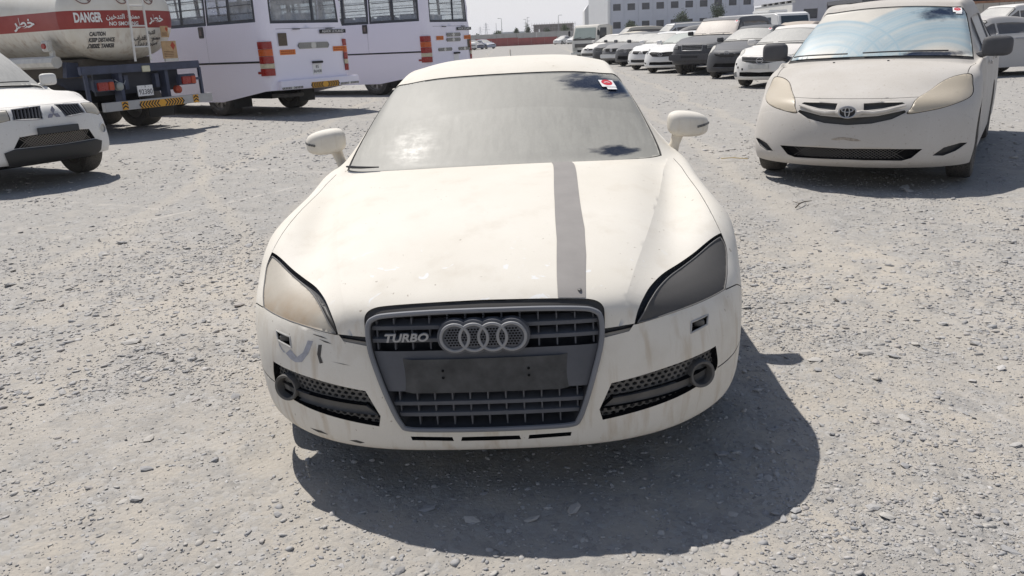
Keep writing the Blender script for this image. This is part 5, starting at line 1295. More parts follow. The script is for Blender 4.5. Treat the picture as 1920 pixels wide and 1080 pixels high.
def stone_mat():
    t = NT('loose_stone'); at = t.n('Attribute', attribute_name='tone'); oi = t.n('ObjectInfo'); n = t.noise(60, 4, .6)
    f = t.math('FRACT', t.math('ADD', at.outputs['Fac'], oi.outputs['Random']))
    r = t.n('ValToRGB'); t.l(f, r.inputs[0]); e = r.color_ramp.elements; e[0].position = 0; e[0].color = (.235,.232,.23,1); e[1].position = 1; e[1].color = (.47,.46,.45,1)
    for p, c in ((.15,(.29,.29,.297)),(.45,(.375,.37,.366)),(.7,(.43,.41,.38)),(.85,(.36,.335,.318))): q = r.color_ramp.elements.new(p); q.color = (*c,1)
    t.base(t.mix(t.map(n, .4, .7, 0., .4), r.outputs[0], (.44,.41,.37))); t.rough(.9, .2); t.bump(n, .3, .004); return t.m
def stone_shape(rg):
    """an angular flake: jittered icosahedron pressed flat, some corners cut"""
    p = (1+5**.5)/2; V = np.array([(-1,p,0),(1,p,0),(-1,-p,0),(1,-p,0),(0,-1,p),(0,1,p),(0,-1,-p),(0,1,-p),(p,0,-1),(p,0,1),(-p,0,-1),(-p,0,1)])/1.9
    F = np.array([(0,11,5),(0,5,1),(0,1,7),(0,7,10),(0,10,11),(1,5,9),(5,11,4),(11,10,2),(10,7,6),(7,1,8),(3,9,4),(3,4,2),(3,2,6),(3,6,8),(3,8,9),(4,9,5),(2,4,11),(6,2,10),(8,6,7),(9,8,1)])
    V = V*rg.uniform(.62,1.2,(12,1))+rg.normal(size=(12,3))*.09
    V = V*[rg.uniform(.9,1.45), rg.uniform(.65,1.0), rg.uniform(.30,.62)]
    top = V[:,2].max()*rg.uniform(.45,.85); V[:,2] = np.minimum(V[:,2], top+(V[:,2]-top)*.15)
    return V, F
def build_ground():
    X = graded(-900, 900, -4.2, 4.6, .034, 1.04); Y = graded(-30, 1500, -2.0, 5.0, .034, 1.034)
    gx, gy = np.meshgrid(X, Y); V = np.stack([gx, gy, ground_z(gx, gy)], -1).reshape(-1,3); nx, ny = len(X), len(Y)
    i = np.arange(nx*ny).reshape(ny, nx); F = np.stack([i[:-1,:-1], i[:-1,1:], i[1:,1:], i[1:,:-1]], -1).reshape(-1,4)
    g = mesh_np('ground', V, F, ground_mat()); tag(g, kind='structure')
    rg = np.random.default_rng(5); shapes = [stone_shape(rg) for _ in range(30)]; SM = stone_mat()
    # scatter: uniform in bearing and in log distance from the viewpoint, so near stones are many and small, far ones fewer and larger
    def scatter(n, d0, d1, s_med, s_sig, s_min, s_max, use_cover=True):
        out = []; got = 0
        while got < n:
            k = 20000; d = np.exp(rg.uniform(math.log(d0), math.log(d1), k)); a = rg.uniform(-.72, .70, k); x = CX+d*np.sin(a); y = -CD+d*np.cos(a)
            keep = rg.uniform(0,1,k) < (stone_cover(x, y)*1.25 if use_cover else 1); s = np.clip(np.exp(rg.normal(math.log(s_med), s_sig, k)), s_min, s_max)
            out.append(np.stack([x, y, s], 1)[keep]); got += int(keep.sum())
        out = np.concatenate(out)
        return out[:n]
    P = np.concatenate([scatter(25000, .95, 4.6, .0050, .45, .0028, .016), scatter(19000, 4., 12., .0090, .42, .005, .026), scatter(10000, 10., 34., .016, .40, .009, .042), scatter(4000, 28., 90., .022, .4, .012, .05)])
    n = len(P); sid = rg.integers(0, 30, n); rz = rg.uniform(0, 6.283, n); tx = rg.normal(size=n)*.22; ty = rg.normal(size=n)*.22
    VV = np.stack([s_[0] for s_ in shapes])[sid]*P[:,2][:,None,None]
    y1 = VV[...,1]*np.cos(tx)[:,None]-VV[...,2]*np.sin(tx)[:,None]; z1 = VV[...,1]*np.sin(tx)[:,None]+VV[...,2]*np.cos(tx)[:,None]
    x2 = VV[...,0]*np.cos(ty)[:,None]+z1*np.sin(ty)[:,None]; z2 = -VV[...,0]*np.sin(ty)[:,None]+z1*np.cos(ty)[:,None]
    x3 = x2*np.cos(rz)[:,None]-y1*np.sin(rz)[:,None]; y3 = x2*np.sin(rz)[:,None]+y1*np.cos(rz)[:,None]
    W = np.stack([x3+P[:,0][:,None], y3+P[:,1][:,None], z2+(ground_z(P[:,0], P[:,1])+P[:,2]*.06)[:,None]], -1).reshape(-1,3)
    FF = (shapes[0][1][None]+(np.arange(n)*12)[:,None,None]).reshape(-1,3)
    gv = mesh_np('gravel', W, FF, SM, smooth=False, col=np.repeat(rg.uniform(0,1,n), 12)); tag(gv, 'loose grey crushed stone scattered over the dusty yard', 'gravel', kind='stuff')
    # grit: crumbs a few millimetres across between the stones, each a jittered octahedron
    Q = np.concatenate([scatter(42000, .95, 4.2, .0026, .38, .0014, .005), scatter(24000, 3.8, 11., .0050, .35, .003, .009)]); n = len(Q)
    oc = np.array([(1,0,0),(-1,0,0),(0,1,0),(0,-1,0),(0,0,1),(0,0,-1)], float); of = np.array([(0,2,4),(2,1,4),(1,3,4),(3,0,4),(2,0,5),(1,2,5),(3,1,5),(0,3,5)])
    B = oc[None]*rg.uniform(.6,1.25,(n,6,1))*np.stack([rg.uniform(.8,1.4,n), rg.uniform(.6,1.,n), rg.uniform(.35,.7,n)], 1)[:,None]+rg.normal(size=(n,6,3))*.12
    ra = rg.uniform(0,6.283,n); cs, sn = np.cos(ra)[:,None], np.sin(ra)[:,None]; B *= Q[:,2][:,None,None]
    W = np.stack([B[...,0]*cs-B[...,1]*sn+Q[:,0][:,None], B[...,0]*sn+B[...,1]*cs+Q[:,1][:,None], B[...,2]+(ground_z(Q[:,0], Q[:,1])+Q[:,2]*.15)[:,None]], -1).reshape(-1,3)
    gt = mesh_np('grit', W, (of[None]+(np.arange(n)*6)[:,None,None]).reshape(-1,3), SM, smooth=False, col=np.repeat(rg.uniform(0,1,n), 6)); tag(gt, 'fine stone grit and crumbs lying between the loose stones', 'grit', kind='stuff')
    # the largest stones, one by one
    meshes = []
    for k, (v, f) in enumerate(shapes[:12]):
        me = bpy.data.meshes.new('stone'); me.from_pydata([tuple(p) for p in v], [], [tuple(map(int, q)) for q in f]); me.materials.append(SM); meshes.append(me)
    big = np.concatenate([scatter(150, 1.3, 4.2, .0175, .33, .012, .034), scatter(150, 3.5, 9.5, .027, .35, .018, .055)])
    for x, y, s in big:
        if abs(x) < .75 and .1 < y < 4.2: continue
        o = bpy.data.objects.new('stone', meshes[int(rg.integers(0,12))]); o.location = (x, y, float(ground_z(x, y))+s*.14); o.scale = (s,s,s*rg.uniform(.8,1.15)); o.rotation_euler = (rg.normal()*.2, rg.normal()*.2, rg.uniform(0,6.28)); link(o, g)
    return g

def build_litter():
    straw = plain('straw', (.50,.40,.22), .8); twig = plain('twig', (.09,.075,.06), .9)
    o = thing('straw_stalk', 'thin yellow straw stalk lying on the gravel left of the minivan', 'straw', (2.17,7.33,.012)); MBx('tube', [(0,0,0),(.12,-.05,.012),(.28,-.117,.004)], .006, 6).build('stalk', straw, o); MBx('tube', [(.12,-.05,.012),(.16,-.045,.02)], [.004,.002], 5).build('leaf_stub', straw, o)
    o = thing('dry_twig', 'small bent dark twig lying on the gravel in front of the minivan', 'twig', (2.22,4.46,.012)); MBx('tube', [(0,0,0),(.06,.10,.012),(.13,.20,.006),(.20,.235,.004)], [.006,.006,.005,.003], 6).build('stem', twig, o); MBx('tube', [(.06,.10,.012),(.02,.16,.018)], [.004,.002], 5).build('side_shoot', twig, o)
# ------------------------------------------------------------------ the row of parked cars on the right, and the cars behind it
def build_row():
    G = 'cars parked nose-out in the long row'
    white = dusty('row_white_paint', (.72,.71,.69), .18, .4, .22, .1); white2 = dusty('row_white_clean', (.72,.72,.71), .08, .35, .14)
    DG = (.25,.25,.255); dark = dusty('row_charcoal_paint', (.024,.025,.030), .08, .4, .42, 0., DG); grey = dusty('row_grey_paint', (.034,.035,.041), .12, .4, .45, 0., DG); mid = dusty('row_mid_grey', (.085,.085,.092), .25, .4, .4, 0., (.32,.315,.31))
    dgl = glass_dusty('row_glass_greenish', (.40,.43,.40), .88)
    lens = plain('row_lens', (.50,.48,.43), .35); lensd = plain('row_lens_dark', (.22,.22,.215), .35)
    hl = lambda pts, m=lens: [('headlight_recess', pts, -.006, M_RUBBER, 'p', 1), ('headlight', [(sum(p[0] for p in pts)/len(pts)+(x-sum(p[0] for p in pts)/len(pts))*.93, sum(p[1] for p in pts)/len(pts)+(z-sum(p[1] for p in pts)/len(pts))*.9) for x, z in pts], .004, m, 'p', 1)]
    sl = plain('slat_silver', (.36,.36,.36), .5, .3)
    out = []
    def fx_altima(root, S, P, made):
        Y = lambda x, z: S(*S.inv(abs(x), z, vr=(0,8)))[1]
        MBx('box', (-.02, Y(0,.52)-.012, .52), (.52,.02,.11)).build('plate_recess', plain('worn_plate', (.55,.54,.51), .7, var=.2), root, bevel=.006)
        for sd in (1,-1): MBx('lathe', [(-.02,.0001),(-.02,.045),(-.028,.062),(.02,.066)], (sd*.70, Y(.70,.33)+.01, .33), 'Y', 18).build('fog_lamp', plain('fog_ring', (.30,.29,.27), .5), root)
        for x, z in ((-.62,.50),(-.47,.46),(-.70,.58)): MBx('box', (x, Y(x,z)-.002, z), (.05,.012,.05)).build('broken_clip', M_BLACK, root)
    out.append(rowcar('saloon_car', 'white saloon with damaged bumper and silver slat grille, just behind the minivan', (5.31,18.70,0), R(-37), white, dict(L=4.85,W=1.79,H=1.47,zg=.77,zc=1.0,yc=1.3,yt=2.15,dt=.08,fo=.93,wb=2.78),
        hl([(.70,.76),(.93,.80),(.96,.90),(.86,.92),(.74,.83)])+[('grille', [(0,.735),(.60,.76),(.56,.655),(.20,.60),(0,.58)], -.03, M_DARK, 'c', 1, 5), ('lower_intake', [(0,.385),(.64,.385),(.64,.29),(0,.285)], -.03, M_DARK, 'c')], G, badge=('ringbar', .665, .16), mats={'slat': sl}, extra=fx_altima))
    out.append(rowcar('hatchback_car', 'charcoal hatchback with twin-oval badge between the boxy off-roader and the damaged white saloon', (5.40,23.13,0), R(-37.5), dark, dict(L=3.8,W=1.70,H=1.52,zg=.84,zc=1.05,yc=1.08,yt=1.88,dt=.08,fo=.82,wb=2.46,yre=3.4,yrg=3.65,zr=1.1,ypk=2.4,hoodk=.62,corner=2.1,yb=.08),
        hl([(.66,.78),(.90,.66),(.97,.80),(.93,.95),(.82,.98),(.70,.90)])+[('grille', [(0,.72),(.54,.735),(.44,.68),(.22,.64),(0,.615)], -.025, M_BLACK, 'c', 1, 3), ('lower_intake', [(0,.46),(.46,.46),(.56,.36),(0,.35)], -.03, M_DARK, 'c')], G, badge=('ovals', .765, .15), st=((2.9,12.75), .11)))
    def fx_suv(root, S, P, made):
        Y = lambda x, z: S(*S.inv(abs(x), z, vr=(0,8)))[1]
        MBx('box', (0, Y(0,.62)-.05, .585), (1.62,.16,.20)).build('steel_bumper', grey, root, bevel=.03); MBx('box', (-.02, Y(0,.62)-.135, .60), (.62,.02,.07)).build('bumper_slot', M_BLACK, root)
        for sd in (1,-1): MBx('box', (sd*.70, Y(.6,.6)-.10, .60), (.16,.05,.09)).build('fog_lamp', lensd, root, bevel=.01)
        MBx('tube', [(x, Y(x,z)-.008, z) for x, z in dens([(-.39,.985),(.39,.985),(.37,.80),(-.37,.80)], .1)], .014, 6, closed=True).build('grille_surround', sl, root)
    out.append(rowcar('offroad_car', 'boxy charcoal four-by-four with pinkish dusty windscreen in the row', (4.89,26.23,0), R(-38), grey, dict(L=4.7,W=1.83,H=1.83,clr=.34,zg=.99,zc=1.24,yc=1.38,yt=1.92,dt=.09,fo=.80,wb=2.76,rw=.38,ra=.07,ypk=2.6,yre=4.4,zre=.04,yrg=4.62,zr=1.25,wt=.80,ww=.90,corner=5.,hoodk=.75,yb=.0,boxy=.5,drop=.04,tw=.26),
        [('headlight_recess', [(.56,.83),(.92,.83),(.94,.97),(.56,.97)], -.008, M_RUBBER, 'p', 1), ('headlight', [(.585,.845),(.90,.845),(.92,.955),(.585,.955)], .003, lensd, 'p', 1), ('grille', [(0,.98),(.42,.98),(.40,.81),(0,.80)], -.03, M_DARK, 'c', 1, 4)], G, glass=glass_dusty('suv_windscreen_glass', (.62,.56,.50), .97), mats={'slat': sl}, st=((2.9,12.7), .10), extra=fx_suv, mirror_mat=M_BLACK))
    out.append(rowcar('executive_saloon', 'white executive saloon with black oval-badged grille beside the boxy four-by-four', (4.11,28.34,0), R(-35.5), white2, dict(L=4.8,W=1.82,H=1.43,zg=.74,zc=.98,yc=1.4,yt=2.2,dt=.07,fo=.9,wb=2.85),
        hl([(.60,.71),(.72,.66),(.95,.76),(.97,.84),(.84,.82)], lensd)+[('grille', [(0,.735),(.50,.745),(.56,.70),(.36,.59),(0,.575)], -.03, M_BLACK, 'c', 1, 3), ('lower_intake', [(0,.40),(.50,.40),(.55,.30),(0,.295)], -.03, M_DARK, 'c'), ('fog_pocket', [(.72,.36),(.86,.40),(.88,.34),(.74,.31)], -.02, M_BLACK, 'p')], G, badge=('ell', .66, .17), glass=dgl))
    out.append(rowcar('saloon_car', 'white saloon with three-diamond badge left of the executive saloon', (3.75,31.62,0), R(-37), white2, dict(L=4.6,W=1.75,H=1.44,zg=.73,zc=.98,yc=1.35,yt=2.15,dt=.07,fo=.92,wb=2.7),
        hl([(.56,.70),(.74,.63),(.96,.72),(.95,.82),(.74,.78)])+[('grille', [(.06,.73),(.50,.735),(.46,.64),(.16,.61)], -.03, M_BLACK, 'p', 1), ('lower_intake', [(0,.41),(.56,.41),(.56,.31),(0,.30)], -.03, M_BLACK, 'c'), ('fog_pocket', [(.72,.36),(.84,.40),(.84,.33),(.74,.31)], -.02, lensd, 'p')], G, badge=('diamonds', .665, .18)))
    out.append(rowcar('saloon_car', 'dusty charcoal saloon with narrow lamps next to the three-diamond saloon', (3.53,36.0,0), R(-40), grey, dict(L=4.75,W=1.78,H=1.46,zg=.77,zc=1.0,yc=1.35,yt=2.15,dt=.07,fo=.92,wb=2.74),
        hl([(.46,.70),(.60,.66),(.95,.74),(.96,.84),(.60,.76)], lensd)+[('grille', [(0,.74),(.42,.74),(.40,.64),(0,.62)], -.03, M_BLACK, 'c', 1, 2), ('lower_intake', [(0,.46),(.50,.46),(.56,.32),(0,.31)], -.03, M_DARK, 'c')], G, badge=('aitch', .69, .15), mats={'slat': sl}, detail=False, step=(.25,.25)))
    def fx_pl(root, S, P, made):
        MBx('box', (0,-.02,.40), (1.3,.06,.20)).build('bumper_panel', white2, root, bevel=.03)
    out.append(rowcar('saloon_car', 'dark saloon with a pale lower bumper panel in the row', (3.12,39.2,0), R(-41), mid, dict(L=4.8,W=1.80,H=1.47,zg=.78,zc=1.0,yc=1.35,yt=2.15,dt=.07,fo=.92,wb=2.78),
        hl([(.55,.72),(.72,.64),(.95,.70),(.96,.86),(.70,.80)])+[('grille', [(0,.75),(.46,.75),(.40,.60),(0,.58)], -.03, M_BLACK, 'c', 1, 2)], G, badge=('ring', .68, .15), detail=False, step=(.25,.25), extra=fx_pl))
    out.append(rowcar('saloon_car', 'dark saloon squeezed between the pale-bumper saloon and the white end saloon', (2.75,41.6,0), R(-42), dark, dict(L=4.7,W=1.76,H=1.45,zg=.80,zc=1.0,yc=1.3,yt=2.1,dt=.07,fo=.9,wb=2.7),
        hl([(.55,.74),(.72,.66),(.95,.72),(.96,.86),(.70,.82)], lensd)+[('grille', [(0,.77),(.44,.77),(.40,.62),(0,.60)], -.03, M_DARK, 'c', 1, 3)], G, mats={'slat': sl}, detail=False, step=(.25,.25)))
    out.append(rowcar('saloon_car', 'white saloon at the far end of the row, in front of the cab-over truck', (2.20,44.0,0), R(-43), white, dict(L=4.5,W=1.72,H=1.43,zg=.74,zc=.98,yc=1.25,yt=2.05,dt=.07,fo=.9,wb=2.6),
        hl([(.55,.70),(.74,.62),(.96,.70),(.95,.80),(.74,.77)])+[('grille', [(0,.72),(.36,.72),(.32,.64),(0,.63)], -.03, M_BLACK, 'c', 1, 2), ('lower_intake', [(0,.48),(.7,.48),(.75,.34),(0,.33)], -.02, M_TRIM, 'c')], G, badge=('ring', .685, .14), detail=False, step=(.25,.25)))
    # second line, seen over the roofs
    G2 = 'cars in the second line behind the row'
    sv = dict(L=4.8,W=1.86,H=1.84,clr=.26,zg=.98,zc=1.18,yc=1.3,yt=1.95,dt=.08,fo=.9,wb=2.8,rw=.37,ypk=2.6,yre=4.5,zre=.05,yrg=4.72,zr=1.2,wt=.76,corner=3.)
    kw = dict(detail=False, step=(.3,.3), wipers=False)
    rowcar('estate_offroader', 'white off-roader with roof rails seen over the white saloons', (4.7,44.4,0), R(-78), white2, sv, hl([(.6,.80),(.95,.82),(.95,.95),(.6,.95)]), G2, rails=M_CHROME, **kw)
    rowcar('station_wagon', 'beige station wagon partly hidden behind the charcoal saloons', (3.5,57.,0), R(-80), dusty('beige_paint', (.50,.47,.40), .3, .5, .3), sv, hl([(.6,.80),(.95,.82),(.95,.95),(.6,.95)]), G2, **kw)
    rowcar('saloon_car', 'pale cream saloon roof showing between the beige wagon and the railed off-roader', (7.0,51.,0), R(140), dusty('cream_row_paint', (.66,.62,.52), .3, .5, .3), dict(L=4.6,W=1.76,H=1.52,zg=.78), hl([(.6,.70),(.95,.72),(.95,.84),(.6,.80)]), G2, **kw)
    rowcar('saloon_car', 'grey saloon with sloping rear window behind the charcoal hatchback', (9.2,33.6,0), R(62), mid, dict(L=4.8,W=1.8,H=1.66,zg=.85,zc=1.12,clr=.25), hl([(.6,.70),(.95,.72),(.95,.84),(.6,.80)]), G2, **kw)
    rowcar('saloon_car', 'dusty brown car behind the damaged white saloon', (10.6,31.4,0), R(150), dusty('brown_paint', (.20,.10,.08), .55, .5, .3), dict(L=4.6,W=1.78,H=1.58,zg=.85,zc=1.08), hl([(.6,.70),(.95,.72),(.95,.84),(.6,.80)]), G2, **kw)
    rowcar('saloon_car', 'silver-grey saloon parked sideways beyond the minivan at the right edge', (8.75,19.7,0), R(-80), dusty('silver_paint', (.40,.41,.43), .25, .35, .3), dict(L=4.8,W=1.82,H=1.46,zg=.76,fo=.95,wb=2.78),
        hl([(.56,.70),(.74,.63),(.96,.72),(.95,.82),(.74,.78)])+[('grille', [(0,.73),(.42,.73),(.40,.64),(0,.62)], -.03, M_BLACK, 'c', 1, 2)], G2, step=(.2,.2), extra=lambda root, S, P, made: [MBx('tube', [tuple(S(sd*5.75, v)+np.array([sd*.004,0,-.01])), tuple(S(sd*5.75, v+.35)+np.array([sd*.03,0,-.01])), tuple(S(sd*5.75, v+.75)+np.array([sd*.004,0,-.01]))], .014, 6).build('door_handle', M_CHROME, root) for sd in (1,-1) for v in (13.4, 15.1)])
    rowcar('estate_car', 'white estate roof beyond the silver-grey saloon', (13.4,27.2,0), R(-80), white, dict(sv, H=1.80), hl([(.6,.80),(.95,.82),(.95,.95),(.6,.95)]), G2, **kw)
    # minibus with a roof cooler
    mb = thing('minibus', 'white minibus with a rooftop cooler behind the second line', 'minibus', (13.0,43.,0), R(20))
    m = MB(); m.prism([(0,.35),(-.05,1.0),(.25,2.02),(.6,2.12),(6.2,2.12),(6.3,1.9),(6.3,.35)], -.98, .98, 'YZ'); m.build('body', white2, mb, bevel=.06, seg=3)
    for y in (.9,2.2,3.5,4.8):
        for sd in (1,-1): MBx('box', (sd*.985,y+.5,1.62), (.02,1.15,.55)).build('window', plain('minibus_glass', (.03,.05,.07), .08), mb, bevel=.03)
    q = MB(); q.add([(-.86,-.01,1.16),(.86,-.01,1.16),(.80,.20,1.94),(-.80,.20,1.94),(-.86,.06,1.16),(.86,.06,1.16),(.80,.26,1.94),(-.80,.26,1.94)], [(0,1,2,3),(0,4,5,1),(1,5,6,2),(2,6,7,3),(3,7,4,0)]); q.build('windscreen', plain('minibus_glass', (.03,.05,.07), .08), mb)
    MBx('box', (0,2.4,2.2), (1.2,1.6,.16)).build('roof_cooler', white2, mb, bevel=.05)
    for y in (1.0,4.9):
        for sd in (1,-1): wheel(mb, (sd*.85,y,.34), .34, .22, sd, 6, detail=False)
    # distant cars
    fk = dict(detail=False, step=(.42,.42), wipers=False)
    sed = dict(L=4.6,W=1.76,H=1.46); h0 = hl([(.55,.68),(.95,.68),(.95,.80),(.55,.80)])[1:]+[('grille', [(0,.70),(.45,.70),(.40,.60),(0,.60)], -.02, M_BLACK, 'c', 1, 1)]
    blue = dusty('far_blue_paint', (.05,.07,.14), .15, .4, .25); GF = 'cars parked far off by the red wall'
    for (lab, x, y, a, pt, q) in (('white car first in the distant line right of the red wall', 1.0,150.,-38,white2,sed), ('second distant white car, next to the first by the red wall', 3.3,148.,-38,white2,sed), ('third distant white car beside the cab-over truck', 4.8,146.,-38,white2,sed), ('distant white car just touching the truck cab in view', 6.2,144.,-38,white2,sed),
            ('distant dark off-roader with pale roof nearest the second bus', -12.6,120.,40,blue,dict(sv,H=1.9)), ('distant white off-roader between two blue cars', -11.2,123.,40,white2,dict(sv,H=2.0)), ('distant dark blue car right of the distant white off-roader', -10.3,127.,42,blue,sed), ('distant silver-blue saloon at the right end by the red wall', -8.7,130.,44,dusty('far_silver', (.30,.33,.42), .1, .4, .2),sed), ('distant white van behind the dark off-roader', -14.6,128.,40,white2,dict(sv,H=2.2))):
        rowcar('distant_car', lab, (x,y,0), R(a), pt, q, h0, GF, **fk)
# ------------------------------------------------------------------ walls, buildings, poles, trees beyond the yard
def build_site():
    conc = plain('wall_concrete', (.40,.39,.37), .85, var=.12, scale=1.5); red = plain('wall_red_paint', (.33,.075,.065), .8, var=.15, scale=1.2)
    w = thing('boundary_wall', 'long grey concrete boundary wall with a red painted lower part', 'wall', (0,165,0), R(3))
    x = -46.
    while x < 6.5:
        MBx('box', (x+1.96,0,1.17), (3.90,.2,2.34)).build('wall_panel', conc, w, bevel=.02, seg=1); x += 3.95
    for x0, x1, z in ((-14.5,-6.2,1.52),(-6.18,1.5,1.38)):
        n = max(2, int((x1-x0)/2)); d = (x1-x0)/n
        for k in range(n): MBx('box', (x0+d*(k+.5),-.12,z/2), (d-.02,.06,z)).build('red_panel', red, w, smooth=False)
    f = thing('mesh_fence', 'grey mesh fence continuing the boundary wall behind the cab-over truck', 'fence', (6.6,165.2,0))
    for k in range(14): MBx('box', (k*.5,0,1.2), (.05,.05,2.4)).build('fence_post', plain('fence_grey', (.22,.22,.23), .6), f)
    for z in (.3,1.2,2.1): MBx('box', (3.25,.04,z), (6.6,.03,.05)).build('fence_rail', plain('fence_grey', (.22,.22,.23), .6), f)
    # grey works building with a grid of small windows
    clad = plain('cladding_shade_grey', (.52,.54,.60), .6, var=.05, scale=.6); clad_lit = plain('cladding_lit_grey', (.60,.61,.62), .6, var=.05, scale=.6); wg = plain('works_glass', (.035,.04,.055), .12, var=.3, scale=.5); fm = plain('works_frame', (.20,.21,.24), .5)  # one cladding in two tones: sunlit left side, shaded front, painted into colour
    b = thing('works_building', 'large grey clad works building with rows of small dark windows', 'building', (11.7,165,0), R(2))
    pitch = 2.78; floors = [(-.05,1.9),(1.9,5.2),(5.2,8.5),(8.5,12.)]
    for i in range(10):
        x0, x1 = i*pitch, (i+1)*pitch-.03
        for z0, z1 in floors:
            wx0, wx1 = x0+.66, x0+2.14; wz0, wz1 = z0+.38, z0+1.62
            if z0 < 0: wz0, wz1 = .3, 1.2
            m = MB(); m.box(((x0+wx0)/2,.15,(z0+z1)/2), (wx0-x0,.3,z1-z0)); m.box(((wx1+x1)/2,.15,(z0+z1)/2), (x1-wx1,.3,z1-z0)); m.box(((wx0+wx1)/2,.15,(wz1+z1)/2), (wx1-wx0,.3,z1-wz1)); m.box(((wx0+wx1)/2,.15,(z0+wz0)/2), (wx1-wx0,.3,wz0-z0)); m.build('wall_panel', clad, b, smooth=False)
            wn = MBx('box', ((wx0+wx1)/2,.24,(wz0+wz1)/2), (wx1-wx0,.04,wz1-wz0)).build('window', wg, b, smooth=False); MBx('box', ((wx0+wx1)/2,.13,wz0+.02), (wx1-wx0,.30,.05)).build('sill', fm, wn, smooth=False)
    MBx('box', (13.9,25,12.05), (27.9,50.,.3)).build('roof', clad_lit, b); MBx('box', (27.7,25.2,6), (.3,49.,12.)).build('gable_wall', clad, b)
    for k in range(40): MBx('box', (-.06 if k % 2 else 0,.62+k*1.22,6.), (.22,1.20,12.)).build('wall_panel', clad_lit, b, smooth=False)
    MBx('cyl', (-.15,-.1,0), (-.15,-.1,12), .30, 12).build('downpipe', plain('pipe_white', (.72,.72,.71), .5), b)
    # small white shed with panels on its roof
    s = thing('white_gabled_shed', 'small white gabled shed with solar panels left of the works building', 'building', (9.35,228,0))
    m = MB(); m.prism([(0,0),(4.2,0),(4.2,6.9),(1.0,9.0),(0,7.6)], 0, 14); m.build('wall', plain('shed_white', (.70,.70,.69), .6, var=.05), s, smooth=False)
    m = MB(); m.box((2.65,6.9,8.22), (3.2,14.2,.12), Matrix.Rotation(R(33), 3, 'Y')); rf = m.build('roof', plain('shed_roof', (.62,.62,.62), .6), s)
    for k in range(3): MBx('box', (2.7,-.06+k*4.6+2.3,8.33), (2.4,4.2,.06), Matrix.Rotation(R(33), 3, 'Y')).build('solar_panel', plain('solar_blue', (.14,.17,.24), .3), rf)
    MBx('box', (3.4,-.03,3.4), (.7,.08,1.6)).build('window', wg, s)
    # second building, its lit side to the left
    cr = plain('block_lit_cream', (.62,.61,.58), .7, var=.05, scale=.8); gr = plain('block_shade_grey', (.44,.44,.48), .7, var=.05, scale=.8)  # sunlight and shade put into the colours: bright left wall, grey front
    b = thing('flat_roofed_block', 'pale flat-roofed block with square openings right of the works building', 'building', (33.5,118,0))
    ys = [1.5, 4.6, 7.9, 11.0, 14.5]; H = 5.1
    def sidew(y0, y1, z0, z1): MBx('box', (.15,(y0+y1)/2,(z0+z1)/2), (.3,y1-y0-.01,z1-z0-.01)).build('wall_panel', cr, b, smooth=False)
    prev = .3
    for y in (3.0, 6.2, 9.4):
        sidew(prev, y, 0, 4.4); sidew(y, y+2.0, 0, 2.35); sidew(y, y+2.0, 3.25, 4.4); MBx('box', (.24,y+1.0,2.8), (.04,2.0,.9)).build('window', wg, b); prev = y+2.0
    sidew(prev, 22, 0, 4.4)
    for k in range(5): MBx('box', (.35,2.0+k*3.4,4.55), (.3,2.4,.28)).build('vent_slot', M_DARK, b)
    for k in range(6): MBx('box', (.15,.3+k*3.4,4.55), (.3,.8,.28)).build('parapet_pier', cr, b)
    MBx('box', (.05,11,5.5), (.5,22,1.6)).build('parapet', plain('parapet_grey', (.52,.53,.57), .6), b)
    for k in range(8):
        x0 = k*3.4; z0, z1 = 2.2, 3.5
        m = MB(); m.box((x0+.75,.1,3.2), (1.48,.3,6.4)); m.box((x0+2.45,.1,1.1), (1.9,.3,2.2)); m.box((x0+2.45,.1,4.95), (1.9,.3,2.9)); m.build('wall_panel', gr, b, smooth=False); MBx('box', (x0+2.45,.18,2.85), (1.9,.04,1.3)).build('window', wg, b)
    MBx('box', (14,11,6.25), (28,22,.3)).build('roof', gr, b)
    # long dark shed and rusty container at the far right
    d = thing('dark_open_shed', 'long dark open-fronted shed beyond the cars at the top right corner', 'building', (24,62,0))
    MBx('box', (14,4,3.0), (30,8,.3)).build('roof', plain('shed_dark', (.10,.10,.11), .7), d)
    for k in range(7): MBx('box', (.2+k*4.6,.2,1.4), (.35,.35,2.8)).build('post', plain('shed_post', (.45,.47,.52), .6), d)
    MBx('box', (14,7.9,1.5), (30,.2,3.)).build('back_wall', plain('shed_back', (.06,.06,.065), .8), d)
    c = thing('shipping_container', 'weathered pale container with rusty top edge at the top right corner', 'container', (17.2,33,0), R(-8))
    for k in range(16): MBx('box', (.15+k*.28,0 if k % 2 else .03,1.0), (.27,.10,1.9)).build('side_rib', plain('container_pale', (.46,.43,.38), .7, var=.15), c)
    MBx('box', (2.25,1.2,1.98), (4.6,2.4,.12)).build('top_rail', plain('container_rust', (.32,.17,.10), .8, var=.3), c); MBx('box', (2.25,1.25,1.0), (4.4,2.3,1.85)).build('body', plain('container_pale', (.46,.43,.38), .7, var=.15), c)
    # unfinished building wrapped in scaffolding
    u = thing('scaffolded_building', 'brown unfinished building wrapped in scaffolding beyond the wall', 'building', (-6.6,330,0), R(2))
    br = plain('unfinished_brown', (.20,.165,.15), .9, var=.2, scale=.3)
    for z in (2.2,4.0,5.9): MBx('box', (8,6,z), (15.6,12,.25)).build('floor_slab', br, u)
    for k in range(9): MBx('box', (.4+k*1.9,.4,3.0), (.35,.35,6.)).build('column', br, u)
    MBx('box', (8,8,3.0), (15.2,.3,5.8)).build('back_wall', br, u)
    for k in range(8):
        for z in (1.1,3.1,5.0): MBx('box', (1.35+k*1.9,.7,z), (1.45,.2,1.4)).build('infill', plain('infill_brown', (.16,.13,.12), .9, var=.25, scale=.4), u)
    sc = plain('scaffold_steel', (.28,.26,.25), .6)
